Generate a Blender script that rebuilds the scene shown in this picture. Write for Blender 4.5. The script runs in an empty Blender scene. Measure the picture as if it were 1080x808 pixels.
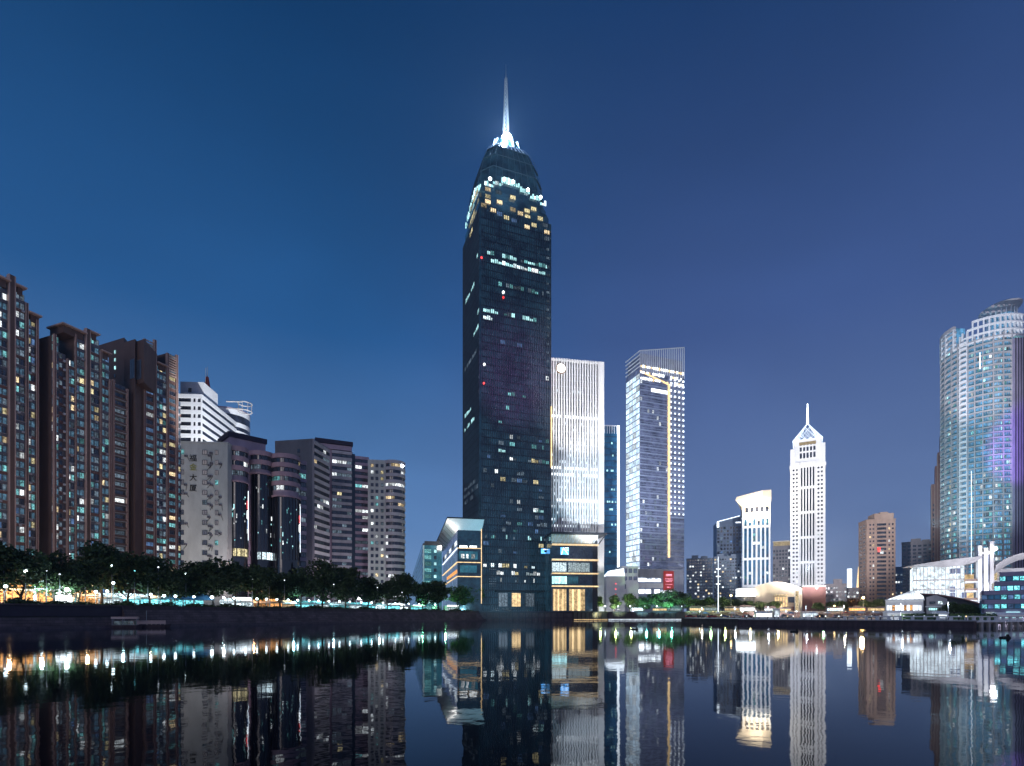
import bpy, math, random
from mathutils import Vector
rng = random.Random(7)
R = math.radians
C = bpy.context.scene.collection
scene = bpy.context.scene

# ---------------------------------------------------------------- camera maths (metres; camera looks along +Y)
F, HZ, CAM = 560.0, 649.0, 2.6      # focal length in photo pixels, horizon row, eye height over the water
G, GL = 4.4, 1.45                   # street level, level of the low promontory
def PX(px, Y): return (px - 540) / F * Y
def PZ(y, Y): return CAM + (HZ - y) / F * Y

# ---------------------------------------------------------------- materials
def s2l(c):
    f = lambda v: v / 12.92 if v <= 0.04045 else ((v + 0.055) / 1.055) ** 2.4
    return tuple(f(v / 255.0) for v in c)
MATS = {}
def nodes_of(name):
    m = bpy.data.materials.new(name); m.use_nodes = True
    nt = m.node_tree; nt.nodes.clear()
    out = nt.nodes.new('ShaderNodeOutputMaterial')
    return m, nt, out
def mat(name, col, rough=0.7, var=0.18, scale=0.35, metal=0.0, spec=0.3, fine=3.0):
    m, nt, out = nodes_of(name)
    b = nt.nodes.new('ShaderNodeBsdfPrincipled')
    geo = nt.nodes.new('ShaderNodeNewGeometry')
    n = nt.nodes.new('ShaderNodeTexNoise'); n.inputs['Scale'].default_value = scale; n.inputs['Detail'].default_value = 6
    n.inputs['Roughness'].default_value = 0.65
    mp = nt.nodes.new('ShaderNodeMapping'); mp.inputs['Scale'].default_value = (1, 1, 0.35)   # run-down streaks
    nt.links.new(geo.outputs['Position'], mp.inputs['Vector']); nt.links.new(mp.outputs['Vector'], n.inputs['Vector'])
    r = nt.nodes.new('ShaderNodeValToRGB')
    r.color_ramp.elements[0].position = 0.3; r.color_ramp.elements[1].position = 0.7
    r.color_ramp.elements[0].color = (*[c * (1 - var) for c in col], 1)
    r.color_ramp.elements[1].color = (*[min(1, c * (1 + var)) for c in col], 1)
    nt.links.new(n.outputs['Fac'], r.inputs['Fac']); nt.links.new(r.outputs['Color'], b.inputs['Base Color'])
    b.inputs['Roughness'].default_value = rough; b.inputs['Metallic'].default_value = metal
    b.inputs['Specular IOR Level'].default_value = spec
    nt.links.new(b.outputs['BSDF'], out.inputs['Surface'])
    MATS[name] = m; return m
def glass(name, col, rough=0.08, spec=0.5, wob=0.015, dirt=0.5, interior=None, istr=0.0, iscale=0.25):
    """reflective facade glass; a patchy surface glow stands in for rooms and colour tints"""
    m, nt, out = nodes_of(name)
    b = nt.nodes.new('ShaderNodeBsdfPrincipled')
    geo = nt.nodes.new('ShaderNodeNewGeometry')
    n = nt.nodes.new('ShaderNodeTexNoise'); n.inputs['Scale'].default_value = 0.3; n.inputs['Detail'].default_value = 4
    nt.links.new(geo.outputs['Position'], n.inputs['Vector'])
    r = nt.nodes.new('ShaderNodeValToRGB')
    r.color_ramp.elements[0].position = 0.35; r.color_ramp.elements[1].position = 0.7
    r.color_ramp.elements[0].color = (*[c * (1 - dirt) for c in col], 1); r.color_ramp.elements[1].color = (*[c * (1 + dirt) for c in col], 1)
    nt.links.new(n.outputs['Fac'], r.inputs['Fac']); nt.links.new(r.outputs['Color'], b.inputs['Base Color'])
    b.inputs['Roughness'].default_value = rough; b.inputs['Specular IOR Level'].default_value = spec; b.inputs['IOR'].default_value = 1.75
    bp = nt.nodes.new('ShaderNodeBump'); bp.inputs['Strength'].default_value = wob; bp.inputs['Distance'].default_value = 1.0
    n2 = nt.nodes.new('ShaderNodeTexNoise'); n2.inputs['Scale'].default_value = 0.6
    nt.links.new(geo.outputs['Position'], n2.inputs['Vector']); nt.links.new(n2.outputs['Fac'], bp.inputs['Height'])
    nt.links.new(bp.outputs['Normal'], b.inputs['Normal'])
    if interior:
        n3 = nt.nodes.new('ShaderNodeTexNoise'); n3.inputs['Scale'].default_value = iscale; n3.inputs['Detail'].default_value = 5
        n3.inputs['Roughness'].default_value = 0.8
        nt.links.new(geo.outputs['Position'], n3.inputs['Vector'])
        r3 = nt.nodes.new('ShaderNodeValToRGB')
        r3.color_ramp.elements[0].position = 0.42; r3.color_ramp.elements[1].position = 0.75
        r3.color_ramp.elements[0].color = (*[c * 0.12 for c in interior], 1); r3.color_ramp.elements[1].color = (*interior, 1)
        nt.links.new(n3.outputs['Fac'], r3.inputs['Fac']); nt.links.new(r3.outputs['Color'], b.inputs['Emission Color'])
        b.inputs['Emission Strength'].default_value = istr
        m.cycles.emission_sampling = 'NONE'
    nt.links.new(b.outputs['BSDF'], out.inputs['Surface'])
    MATS[name] = m; return m
def lit(name, col, strength, lo=0.25, scale=0.7, sample=False):
    """a lit room, lamp or screen: uneven emission"""
    m, nt, out = nodes_of(name)
    e = nt.nodes.new('ShaderNodeEmission')
    geo = nt.nodes.new('ShaderNodeNewGeometry'); oi = nt.nodes.new('ShaderNodeObjectInfo')
    n = nt.nodes.new('ShaderNodeTexNoise'); n.inputs['Scale'].default_value = scale; n.inputs['Detail'].default_value = 4
    n.inputs['Roughness'].default_value = 0.7
    nt.links.new(geo.outputs['Position'], n.inputs['Vector'])
    mr = nt.nodes.new('ShaderNodeMapRange'); mr.inputs['From Min'].default_value = 0.35; mr.inputs['From Max'].default_value = 0.65
    mr.inputs['To Min'].default_value = lo; mr.inputs['To Max'].default_value = 1.0
    nt.links.new(n.outputs['Fac'], mr.inputs['Value'])
    mr2 = nt.nodes.new('ShaderNodeMapRange'); mr2.inputs['To Min'].default_value = lo + (1 - lo) * 0.12; mr2.inputs['To Max'].default_value = 1.0
    adr = nt.nodes.new('ShaderNodeMath'); adr.operation = 'ADD'; frc = nt.nodes.new('ShaderNodeMath'); frc.operation = 'FRACT'
    nt.links.new(oi.outputs['Random'], adr.inputs[0]); nt.links.new(geo.outputs['Random Per Island'], adr.inputs[1]); nt.links.new(adr.outputs[0], frc.inputs[0]); nt.links.new(frc.outputs[0], mr2.inputs['Value'])
    mu = nt.nodes.new('ShaderNodeMath'); mu.operation = 'MULTIPLY'
    nt.links.new(mr.outputs['Result'], mu.inputs[0]); nt.links.new(mr2.outputs['Result'], mu.inputs[1])
    mu2 = nt.nodes.new('ShaderNodeMath'); mu2.operation = 'MULTIPLY'; mu2.inputs[1].default_value = strength * (1.55 if strength < 5 else 1.15)
    nt.links.new(mu.outputs[0], mu2.inputs[0]); nt.links.new(mu2.outputs[0], e.inputs['Strength'])
    e.inputs['Color'].default_value = (*col, 1)
    nt.links.new(e.outputs['Emission'], out.inputs['Surface'])
    if not sample: m.cycles.emission_sampling = 'NONE'
    MATS[name] = m; return m

terra = mat('terracotta render', (.22, .12, .10)); terra_d = mat('brown render', (.15, .092, .075))
terra_e = mat('pale terracotta edge', (.58, .40, .34)); mullm = mat('tower mullion', (.07, .08, .105), rough=.4); slabc = mat('concrete slab', (.42, .40, .40)); spand = mat('grey spandrel', (.16, .155, .18))
greyw = mat('grey green render', (.46, .48, .45)); pinkw = mat('pinkish tile', (.40, .28, .32)); mauve = mat('mauve tile', (.36, .28, .35))
palew = mat('pale grey tile', (.44, .42, .44)); whitew = mat('white paint', (.80, .80, .82), var=.06); creamw = mat('cream stone', (.72, .62, .50), var=.1)
brownw = mat('brown tile', (.27, .19, .16)); brownd = mat('dark brown tile', (.19, .10, .09)); bluegrey = mat('blue grey render', (.22, .25, .31))
stone_d = mat('dark wet stone', (.07, .05, .062), rough=.6, scale=1.2, var=.4); stone_p = mat('pinkish stone bank', (.10, .072, .082), rough=.75, scale=.8, var=.4)
def blocks(name, col):
    m, nt, out = nodes_of(name); b = nt.nodes.new('ShaderNodeBsdfPrincipled'); g = nt.nodes.new('ShaderNodeNewGeometry')
    sp = nt.nodes.new('ShaderNodeSeparateXYZ'); nt.links.new(g.outputs['Position'], sp.inputs[0])
    cb = nt.nodes.new('ShaderNodeCombineXYZ'); a = nt.nodes.new('ShaderNodeMath'); a.operation = 'ADD'; nt.links.new(sp.outputs['X'], a.inputs[0]); nt.links.new(sp.outputs['Y'], a.inputs[1])
    nt.links.new(a.outputs[0], cb.inputs['X']); nt.links.new(sp.outputs['Z'], cb.inputs['Y'])
    br = nt.nodes.new('ShaderNodeTexBrick'); br.inputs['Scale'].default_value = 1; br.inputs['Brick Width'].default_value = 1.9; br.inputs['Row Height'].default_value = .55; br.inputs['Mortar Size'].default_value = .035
    br.inputs['Color1'].default_value = (*[c * 1.25 for c in col], 1); br.inputs['Color2'].default_value = (*[c * .8 for c in col], 1); br.inputs['Mortar'].default_value = (*[c * .4 for c in col], 1)
    nt.links.new(cb.outputs[0], br.inputs['Vector'])
    n = nt.nodes.new('ShaderNodeTexNoise'); n.inputs['Scale'].default_value = .35; n.inputs['Detail'].default_value = 6; nt.links.new(g.outputs['Position'], n.inputs['Vector'])
    mr_ = nt.nodes.new('ShaderNodeMapRange'); mr_.inputs['From Min'].default_value = .35; mr_.inputs['From Max'].default_value = .7; mr_.inputs['To Min'].default_value = .55; mr_.inputs['To Max'].default_value = 1.35; nt.links.new(n.outputs['Fac'], mr_.inputs['Value'])
    v = nt.nodes.new('ShaderNodeVectorMath'); v.operation = 'SCALE'; nt.links.new(br.outputs['Color'], v.inputs[0]); nt.links.new(mr_.outputs['Result'], v.inputs['Scale']); nt.links.new(v.outputs[0], b.inputs['Base Color'])
    b.inputs['Roughness'].default_value = .7; nt.links.new(b.outputs['BSDF'], out.inputs['Surface']); return m
stone_b = blocks('stone block facing', (.10, .07, .08))
navy = mat('navy painted wall', (.035, .028, .05), rough=.5); pave = mat('pale paving', (.38, .38, .40), scale=1.0); landm = mat('city ground', (.08, .08, .08), scale=.2)
asph = mat('asphalt', (.05, .05, .052)); metal = mat('grey metal', (.35, .36, .38), rough=.4, metal=.7); darkm = mat('dark metal', (.05, .05, .06), rough=.45, metal=.5)
redm = mat('red paint', (.45, .05, .04), rough=.5); bark = mat('bark', (.075, .055, .04), scale=3, rough=.9); redbrown = mat('red brown brick', (.25, .12, .11))
louv = mat('blue grey louvre', (.30, .34, .46), rough=.4); purp = mat('purple grey panel', (.28, .25, .36)); hedgem = mat('hedge green', (.03, .07, .035), scale=2, var=.5)
goldm = mat('green gilt letter', (.30, .30, .05)); inkm = mat('black letter', (.02, .02, .02))
gl_d = glass('dark window glass', (.022, .026, .04), rough=.12, interior=(.12, .17, .30), istr=.12, iscale=.45)
gl_r = glass('residential glass', (.03, .035, .055), rough=.12, interior=(.16, .36, .52), istr=.9, iscale=.6)
gl_main = glass('tower curtain glass', (.012, .016, .026), rough=.07, interior=(.03, .10, .16), istr=.55, iscale=.12)  # blue-teal tone of the tower front is put in as surface glow
gl_teal = glass('teal glass', (.03, .10, .13), rough=.1, interior=(.10, .42, .55), istr=.45, iscale=.22)
gl_blue = glass('blue glass', (.02, .08, .15), rough=.09, interior=(.03, .17, .36), istr=.55, iscale=.1)
gl_louv = glass('tower silver glass', (.10, .11, .17), rough=.15, interior=(.30, .36, .62), istr=.48, iscale=.2)
gl_round = glass('teal tower glass', (.03, .10, .14), rough=.1, interior=(.14, .40, .70), istr=1.7, iscale=.2)
gl_dk = glass('black glass', (.008, .009, .014), rough=.08)
L_white = lit('lit room white', (.90, .97, 1.0), 2.1, scale=1.7, lo=.05); L_warm = lit('lit room warm', (1.0, .78, .46), 1.9, scale=1.7, lo=.05); L_yel = lit('lit room yellow', (1.0, .86, .48), 1.5, scale=1.7, lo=.05)
L_teal = lit('lit room teal', (.30, .85, .90), 1.0, scale=1.7, lo=.05); L_blue = lit('lit room blue', (.22, .42, .85), .55); L_dim = lit('dim room', (.42, .58, .75), .42, lo=.1, scale=1.3); L_glow = lit('white glowing glass', (.86, .94, 1.0), 2.6, lo=.45, scale=.9); L_face = lit('silver blue lit glass', (.62, .82, 1.0), 1.7, lo=.45, scale=.35); gl_slot = mat('dark slot glass', (.012, .013, .022), rough=.5, spec=.1)
L_cyan = lit('cyan floodlit glass', (.50, .95, 1.0), 1.6, lo=.35); L_star = lit('lamp globe white', (.75, .95, 1.0), 14, lo=.6); L_led = lit('led white', (.80, .90, 1.0), 2.4, lo=.6)
L_gold = lit('led gold', (1.0, .70, .36), 1.5, lo=.6); L_crown = lit('tower crown lamp', (.50, .72, 1.0), 9, lo=.5); L_hot = lit('tower beacon', (.80, .92, 1.0), 25, lo=.8)
L_red = lit('red lamp', (1.0, .05, .05), 4); L_sign = lit('blue sign', (.12, .45, 1.0), 3.0, lo=.5); L_signw = lit('white sign', (.9, .97, 1.0), 4.0, lo=.5)
L_or = lit('orange shop light', (1.0, .46, .15), 2.8, lo=.0, scale=2.2); L_cafe = lit('turquoise shop light', (.22, .85, .95), 3.0, lo=.0, scale=2.2)
L_shop = lit('white shop light', (.74, .93, 1.0), 3.4, lo=.0, scale=2.2); L_lobby = lit('warm lobby', (1.0, .70, .36), 1.2, lo=.3, scale=.6)
L_screen = lit('red banner', (.55, .06, .05), .55, lo=.6); L_pink = lit('pink led', (1.0, .35, .5), 2); L_green = lit('green lamp', (.2, 1.0, .5), 4)
L_purple = lit('purple light', (.55, .25, 1.0), 1.2)
L_hall = lit('white hall interior', (.80, .92, 1.0), 1.7, lo=.25, scale=.5); L_orange_lamp = lit('sodium lamp', (1.0, .66, .28), 22, lo=.8)

def leafmat(name, c0, c1):
    m, nt, out = nodes_of(name)
    b = nt.nodes.new('ShaderNodeBsdfPrincipled'); g = nt.nodes.new('ShaderNodeNewGeometry')
    r = nt.nodes.new('ShaderNodeValToRGB'); r.color_ramp.elements[0].color = (*c0, 1); r.color_ramp.elements[1].color = (*c1, 1)
    nt.links.new(g.outputs['Random Per Island'], r.inputs['Fac']); nt.links.new(r.outputs['Color'], b.inputs['Base Color'])
    b.inputs['Roughness'].default_value = .6; b.inputs['Specular IOR Level'].default_value = .25
    nt.links.new(b.outputs['BSDF'], out.inputs['Surface']); MATS[name] = m; return m
leaf = leafmat('leaves', (.025, .05, .018), (.08, .12, .04)); leaf_r = leafmat('reddish leaves', (.07, .035, .015), (.14, .07, .03))

# ---------------------------------------------------------------- mesh builder
class MB:
    def __init__(s): s.v = []; s.f = []; s.m = []; s.mats = []
    def mi(s, m):
        if m not in s.mats: s.mats.append(m)
        return s.mats.index(m)
    def hexa(s, p, m):
        i = len(s.v); s.v += p; k = s.mi(m)
        for q in ((0, 3, 2, 1), (4, 5, 6, 7), (0, 1, 5, 4), (1, 2, 6, 5), (2, 3, 7, 6), (3, 0, 4, 7)):
            s.f.append(tuple(i + j for j in q)); s.m.append(k)
    def box(s, fr, u0, u1, o0, o1, z0, z1, m, seg=1):
        if getattr(fr, 'curved', 0): seg = max(1, int(abs(u1 - u0) / fr.step + .5))
        for k in range(seg):
            a = u0 + (u1 - u0) * k / seg; b = u0 + (u1 - u0) * (k + 1) / seg
            s.hexa([fr(a, o1, z0), fr(b, o1, z0), fr(b, o0, z0), fr(a, o0, z0), fr(a, o1, z1), fr(b, o1, z1), fr(b, o0, z1), fr(a, o0, z1)], m)
    def ring(s, loops, m, cap0=True, cap1=True, mcap=None):
        """loft through closed loops of equal length"""
        i = len(s.v); n = len(loops[0]); k = s.mi(m)
        for l in loops: s.v += l
        for a in range(len(loops) - 1):
            for j in range(n):
                j2 = (j + 1) % n
                s.f.append((i + a * n + j, i + a * n + j2, i + (a + 1) * n + j2, i + (a + 1) * n + j)); s.m.append(k)
        kc = s.mi(mcap) if mcap else k
        if cap0: s.f.append(tuple(i + j for j in range(n))[::-1]); s.m.append(kc)
        if cap1: s.f.append(tuple(i + (len(loops) - 1) * n + j for j in range(n))); s.m.append(kc)
    def bar(s, p, q, r, m, n=6, r2=None):
        p, q = Vector(p), Vector(q); d = (q - p).normalized()
        a = d.orthogonal().normalized(); b = d.cross(a); r2 = r if r2 is None else r2
        l0 = [tuple(p + (a * math.cos(t) + b * math.sin(t)) * r) for t in [2 * math.pi * k / n for k in range(n)]]
        l1 = [tuple(q + (a * math.cos(t) + b * math.sin(t)) * r2) for t in [2 * math.pi * k / n for k in range(n)]]
        s.ring([l0, l1], m)
    def cyl(s, c, r, z0, z1, m, n=32, r1=None):
        r1 = r if r1 is None else r1
        ring = lambda rr, z: [(c[0] + rr * math.cos(2 * math.pi * k / n), c[1] + rr * math.sin(2 * math.pi * k / n), z) for k in range(n)]
        s.ring([ring(r, z0), ring(r1, z1)], m)
    def ball(s, c, r, m, n=10):
        loops = []
        for k in range(1, n // 2 + 1):
            t = math.pi * k / (n // 2 + 1)
            loops.append([(c[0] + r * math.sin(t) * math.cos(2 * math.pi * j / n), c[1] + r * math.sin(t) * math.sin(2 * math.pi * j / n), c[2] - r * math.cos(t)) for j in range(n)])
        s.ring(loops, m)
    def mesh(s, name):
        me = bpy.data.meshes.new(name); me.from_pydata(s.v, [], s.f)
        for m in s.mats: me.materials.append(m)
        me.polygons.foreach_set('material_index', s.m); me.update(); return me
    def build(s, name, parent=None, label=None, stuff=False):
        if not s.v: return None
        o = bpy.data.objects.new(name, s.mesh(name)); C.objects.link(o)
        if parent: o.parent = parent
        if label: o['label'] = label
        if stuff: o['kind'] = 'stuff'
        return o

def tag(o, label, cat, group=None):
    o['label'] = label; o['category'] = cat
    if group: o['group'] = group
    return o
def empty(name, loc, rz, label, cat, group=None):
    o = bpy.data.objects.new(name, None); C.objects.link(o); o.location = loc; o.rotation_euler = (0, 0, rz)
    o.empty_display_size = 2
    return tag(o, label, cat, group)
def copy_tree(o, parent=None):
    c = o.copy(); C.objects.link(c)
    if parent: c.parent = parent
    for ch in list(o.children): copy_tree(ch, c)
    return c
def structure(o): o['kind'] = 'structure'; return o

# facade frames: u along the wall, o outwards, z up (all local to the building's root)
def fr_front(y0=0.0):
    f = lambda u, o, z: (u, y0 - o, z)
    return f
def fr_left(x0=0.0): return lambda u, o, z: (x0 - o, u, z)
def fr_right(x0): return lambda u, o, z: (x0 + o, u, z)
class Arc:
    curved = 1
    def __init__(s, c, r, a0, step=1.0, ell=1.0): s.c = c; s.r = r; s.a0 = a0; s.step = step; s.ell = ell
    def __call__(s, u, o, z):
        a = s.a0 + u / s.r
        return (s.c[0] + (s.r + o) * math.cos(a), s.c[1] + (s.r + o) * math.sin(a) * s.ell, z)

class Bld:
    def __init__(s, name, label, pxc, Y, a, pxr, pxl=None, D=15.0, base=G, cat='building', group=None):
        a = R(a); ca, sa = math.cos(a), math.sin(a)
        s.Y = Y; s.a = a; s.ca, s.sa = ca, sa; s.x0 = PX(pxc, Y); s.base = base
        s.W = s.u(pxr)
        s.D = D
        if pxl is not None:
            t = (pxl - 540) / F; s.D = (t * Y - s.x0) / (-sa - t * ca)
        s.root = empty(name, (s.x0, Y, base), a, label, cat, group)
        s.front = fr_front(); s.left = fr_left(); s.right = fr_right(s.W)
        s.wins = []
    def u(s, px):
        t = (px - 540) / F
        return (t * s.Y - s.x0) / (s.ca - t * s.sa)
    def h(s, y, u=0.0, v=0.0): return PZ(y, s.Y + u * s.sa + v * s.ca) - s.base
    def win(s, fr, u0, u1, z0, z1, o, m, mull=1, fm=None, pri=0): s.wins.append((fr, u0, u1, z0, z1, o, m, mull, fm, pri))
    def flush(s, limit=95, name='window'):
        ws = sorted(s.wins, key=lambda w: (-w[9], -abs((w[2] - w[1]) * (w[4] - w[3]))))
        def shape(mb, w):
            fr, u0, u1, z0, z1, o, m, mull, fm, pri = w
            mb.box(fr, u0, u1, o - .10, o, z0, z1, m)
            if fm:
                t = min(.12, (u1 - u0) * .08)
                mb.box(fr, u0, u0 + t, o, o + .06, z0, z1, fm); mb.box(fr, u1 - t, u1, o, o + .06, z0, z1, fm)
                mb.box(fr, u0 + t, u1 - t, o, o + .06, z0, z0 + t, fm); mb.box(fr, u0 + t, u1 - t, o, o + .06, z1 - t, z1, fm)
                for k in range(1, mull + 1):
                    c = u0 + (u1 - u0) * k / (mull + 1); mb.box(fr, c - t * .4, c + t * .4, o, o + .05, z0 + t, z1 - t, fm)
        for w in ws[:limit]:
            mb = MB(); shape(mb, w); mb.build(name, s.root)
        if ws[limit:]:
            mb = MB()
            for w in ws[limit:]: shape(mb, w)
            mb.build(name, s.root, stuff=True)
        s.wins = []
def pick(table):
    r = rng.random(); t = 0
    for m, p in table:
        t += p
        if r < t: return m
    return table[-1][0]
def lamp(kind, loc, power, col, target=None, size=1.0, spot=60, blend=.4, sy=None):
    l = bpy.data.lights.new(kind.lower() + ' lamp', kind); l.energy = power; l.color = col
    if kind == 'AREA':
        l.size = size
        if sy: l.shape = 'RECTANGLE'; l.size_y = sy
    else: l.shadow_soft_size = size
    if kind == 'SPOT': l.spot_size = R(spot); l.spot_blend = blend
    o = bpy.data.objects.new('flood_lamp', l); C.objects.link(o); o.location = loc
    if target is not None:
        o.rotation_euler = (Vector(target) - Vector(loc)).to_track_quat('-Z', 'Y').to_euler()
    return o
def at(px, y, Y): return (PX(px, Y), Y, PZ(y, Y))

# ---------------------------------------------------------------- camera, sky
cam = bpy.data.cameras.new('camera'); camo = bpy.data.objects.new('camera', cam); C.objects.link(camo)
cam.sensor_width = 36; cam.lens = F / 1080 * 36; cam.shift_y = (HZ - 404) / 1080; cam.clip_end = 8000; cam.clip_start = .5
camo.location = (0, 0, CAM); camo.rotation_euler = (R(90), 0, 0); scene.camera = camo

w = bpy.data.worlds.new('World'); scene.world = w; w.use_nodes = True
nt = w.node_tree; nt.nodes.clear()
out = nt.nodes.new('ShaderNodeOutputWorld')
sky = nt.nodes.new('ShaderNodeTexSky'); sky.sky_type = 'NISHITA'; sky.sun_disc = False
sky.sun_elevation = R(-4); sky.sun_rotation = R(200)
b1 = nt.nodes.new('ShaderNodeBackground'); b1.inputs['Strength'].default_value = .05
nt.links.new(sky.outputs['Color'], b1.inputs['Color'])
tc = nt.nodes.new('ShaderNodeTexCoord'); sep = nt.nodes.new('ShaderNodeSeparateXYZ'); nt.links.new(tc.outputs['Generated'], sep.inputs[0])
def ramp(stops):
    r = nt.nodes.new('ShaderNodeValToRGB'); e = r.color_ramp.elements
    while len(e) < len(stops): e.new(.5)
    for el, (p, c) in zip(e, stops): el.position = p; el.color = (*s2l(c), 1)
    return r
ra = ramp([(0, (120, 152, 196)), (.16, (92, 132, 184)), (.45, (36, 88, 144)), (.75, (8, 53, 98)), (1, (4, 34, 70))])
rb = ramp([(0, (126, 146, 182)), (.16, (95, 119, 165)), (.45, (62, 87, 141)), (.75, (24, 57, 105)), (1, (6, 34, 72))])
nt.links.new(sep.outputs['Z'], ra.inputs['Fac']); nt.links.new(sep.outputs['Z'], rb.inputs['Fac'])
mr = nt.nodes.new('ShaderNodeMapRange'); mr.interpolation_type = 'SMOOTHSTEP'; mr.inputs['From Min'].default_value = -.3; mr.inputs['From Max'].default_value = .3
nt.links.new(sep.outputs['X'], mr.inputs['Value'])
mx = nt.nodes.new('ShaderNodeMixRGB'); nt.links.new(mr.outputs['Result'], mx.inputs['Fac']); nt.links.new(ra.outputs['Color'], mx.inputs[1]); nt.links.new(rb.outputs['Color'], mx.inputs[2])
b2 = nt.nodes.new('ShaderNodeBackground'); b2.inputs['Strength'].default_value = 1.0; cl = nt.nodes.new('ShaderNodeTexNoise'); cl.inputs['Scale'].default_value = 1.6; cl.inputs['Detail'].default_value = 5; cl.inputs['Distortion'].default_value = .6
cm = nt.nodes.new('ShaderNodeMapping'); cm.inputs['Scale'].default_value = (1, 1, 2.2); nt.links.new(tc.outputs['Generated'], cm.inputs['Vector']); nt.links.new(cm.outputs['Vector'], cl.inputs['Vector'])
cr0 = nt.nodes.new('ShaderNodeMapRange'); cr0.inputs['From Min'].default_value = .3; cr0.inputs['From Max'].default_value = .7; cr0.inputs['To Min'].default_value = .90; cr0.inputs['To Max'].default_value = 1.12
nt.links.new(cl.outputs['Fac'], cr0.inputs['Value'])
b2s = nt.nodes.new('ShaderNodeVectorMath'); b2s.operation = 'SCALE'; nt.links.new(mx.outputs['Color'], b2s.inputs[0]); nt.links.new(cr0.outputs['Result'], b2s.inputs['Scale']); nt.links.new(b2s.outputs[0], b2.inputs['Color'])
ad = nt.nodes.new('ShaderNodeAddShader'); nt.links.new(b1.outputs[0], ad.inputs[0]); nt.links.new(b2.outputs[0], ad.inputs[1]); nt.links.new(ad.outputs[0], out.inputs['Surface'])
sl = bpy.data.lights.new('dusk sun', 'SUN'); sl.energy = .36; sl.angle = R(25); sl.color = (1.0, .86, .82)   # afterglow of dusk and city behind the viewer
so = bpy.data.objects.new('dusk_sun', sl); C.objects.link(so); so.rotation_euler = (R(74), 0, R(-12))
vs = scene.view_settings; vs.view_transform = 'Standard'; vs.look = 'None'; vs.exposure = 0; vs.gamma = 1
scene.cycles.use_denoising = True
scene.cycles.max_bounces = 6; scene.cycles.glossy_bounces = 4; scene.cycles.diffuse_bounces = 2; scene.cycles.sample_clamp_indirect = 4.0
scene.cycles.caustics_reflective = False; scene.cycles.caustics_refractive = False

# ---------------------------------------------------------------- water and land
m, nt2, out2 = nodes_of('lake water')
gl = nt2.nodes.new('ShaderNodeBsdfGlossy'); gl.inputs['Roughness'].default_value = .055; gl.inputs['Color'].default_value = (.92, .95, 1, 1)
df = nt2.nodes.new('ShaderNodeBsdfDiffuse'); df.inputs['Color'].default_value = (.004, .006, .010, 1)
fz = nt2.nodes.new('ShaderNodeFresnel'); fz.inputs['IOR'].default_value = 1.19
mxs = nt2.nodes.new('ShaderNodeMixShader'); nt2.links.new(fz.outputs[0], mxs.inputs[0]); nt2.links.new(df.outputs[0], mxs.inputs[1]); nt2.links.new(gl.outputs[0], mxs.inputs[2])
g2 = nt2.nodes.new('ShaderNodeNewGeometry'); nn = nt2.nodes.new('ShaderNodeTexNoise'); nn.inputs['Scale'].default_value = .9; nn.inputs['Detail'].default_value = 3
nt2.links.new(g2.outputs['Position'], nn.inputs['Vector'])
bp = nt2.nodes.new('ShaderNodeBump'); bp.inputs['Strength'].default_value = .006; bp.inputs['Distance'].default_value = 1
nt2.links.new(nn.outputs['Fac'], bp.inputs['Height']); nt2.links.new(bp.outputs['Normal'], gl.inputs['Normal'])
np_ = nt2.nodes.new('ShaderNodeTexNoise'); np_.inputs['Scale'].default_value = .05; np_.inputs['Detail'].default_value = 4
nt2.links.new(g2.outputs['Position'], np_.inputs['Vector'])
mrr = nt2.nodes.new('ShaderNodeMapRange'); mrr.inputs['From Min'].default_value = .3; mrr.inputs['From Max'].default_value = .7; mrr.inputs['To Min'].default_value = .015; mrr.inputs['To Max'].default_value = .055
nt2.links.new(np_.outputs['Fac'], mrr.inputs['Value']); nt2.links.new(mrr.outputs['Result'], gl.inputs['Roughness'])
nt2.links.new(mxs.outputs[0], out2.inputs['Surface']); water_m = m
mb = MB(); mb.v = [(-880, -280, 0), (880, -280, 0), (880, 620, 0), (-880, 620, 0)]; mb.f = [(0, 1, 2, 3)]; mb.m = [0]; mb.mats = [water_m]
structure(mb.build('lake_water'))

P0 = Vector((PX(0, 97), 97)); P1 = Vector((PX(505, 262), 262)); SD = (P1 - P0).normalized(); SN = Vector((-SD.y, SD.x))
PB = P0 - SD * 280
def sheet(name, pts, z, m, th=1.0):
    mb = MB(); n = len(pts)
    mb.ring([[(x, y, z - th) for x, y in pts], [(x, y, z) for x, y in pts]], m)
    return structure(mb.build(name))
HL = [tuple(PB), tuple(P1), (30, 266), (51, 285), (95, 292), (300, 300), (700, 300), (880, 300), (880, 750), (-880, 750), (-880, PB.y)]
sheet('city_ground', HL, G, landm, th=6)
LL = [(60, 187), (62.6, 146), (94, 108), (97, 112), (104, 138), (260, 138), (870, 138), (870, 299), (96, 291)]
sheet('promontory', LL, GL, pave, th=3)
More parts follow.
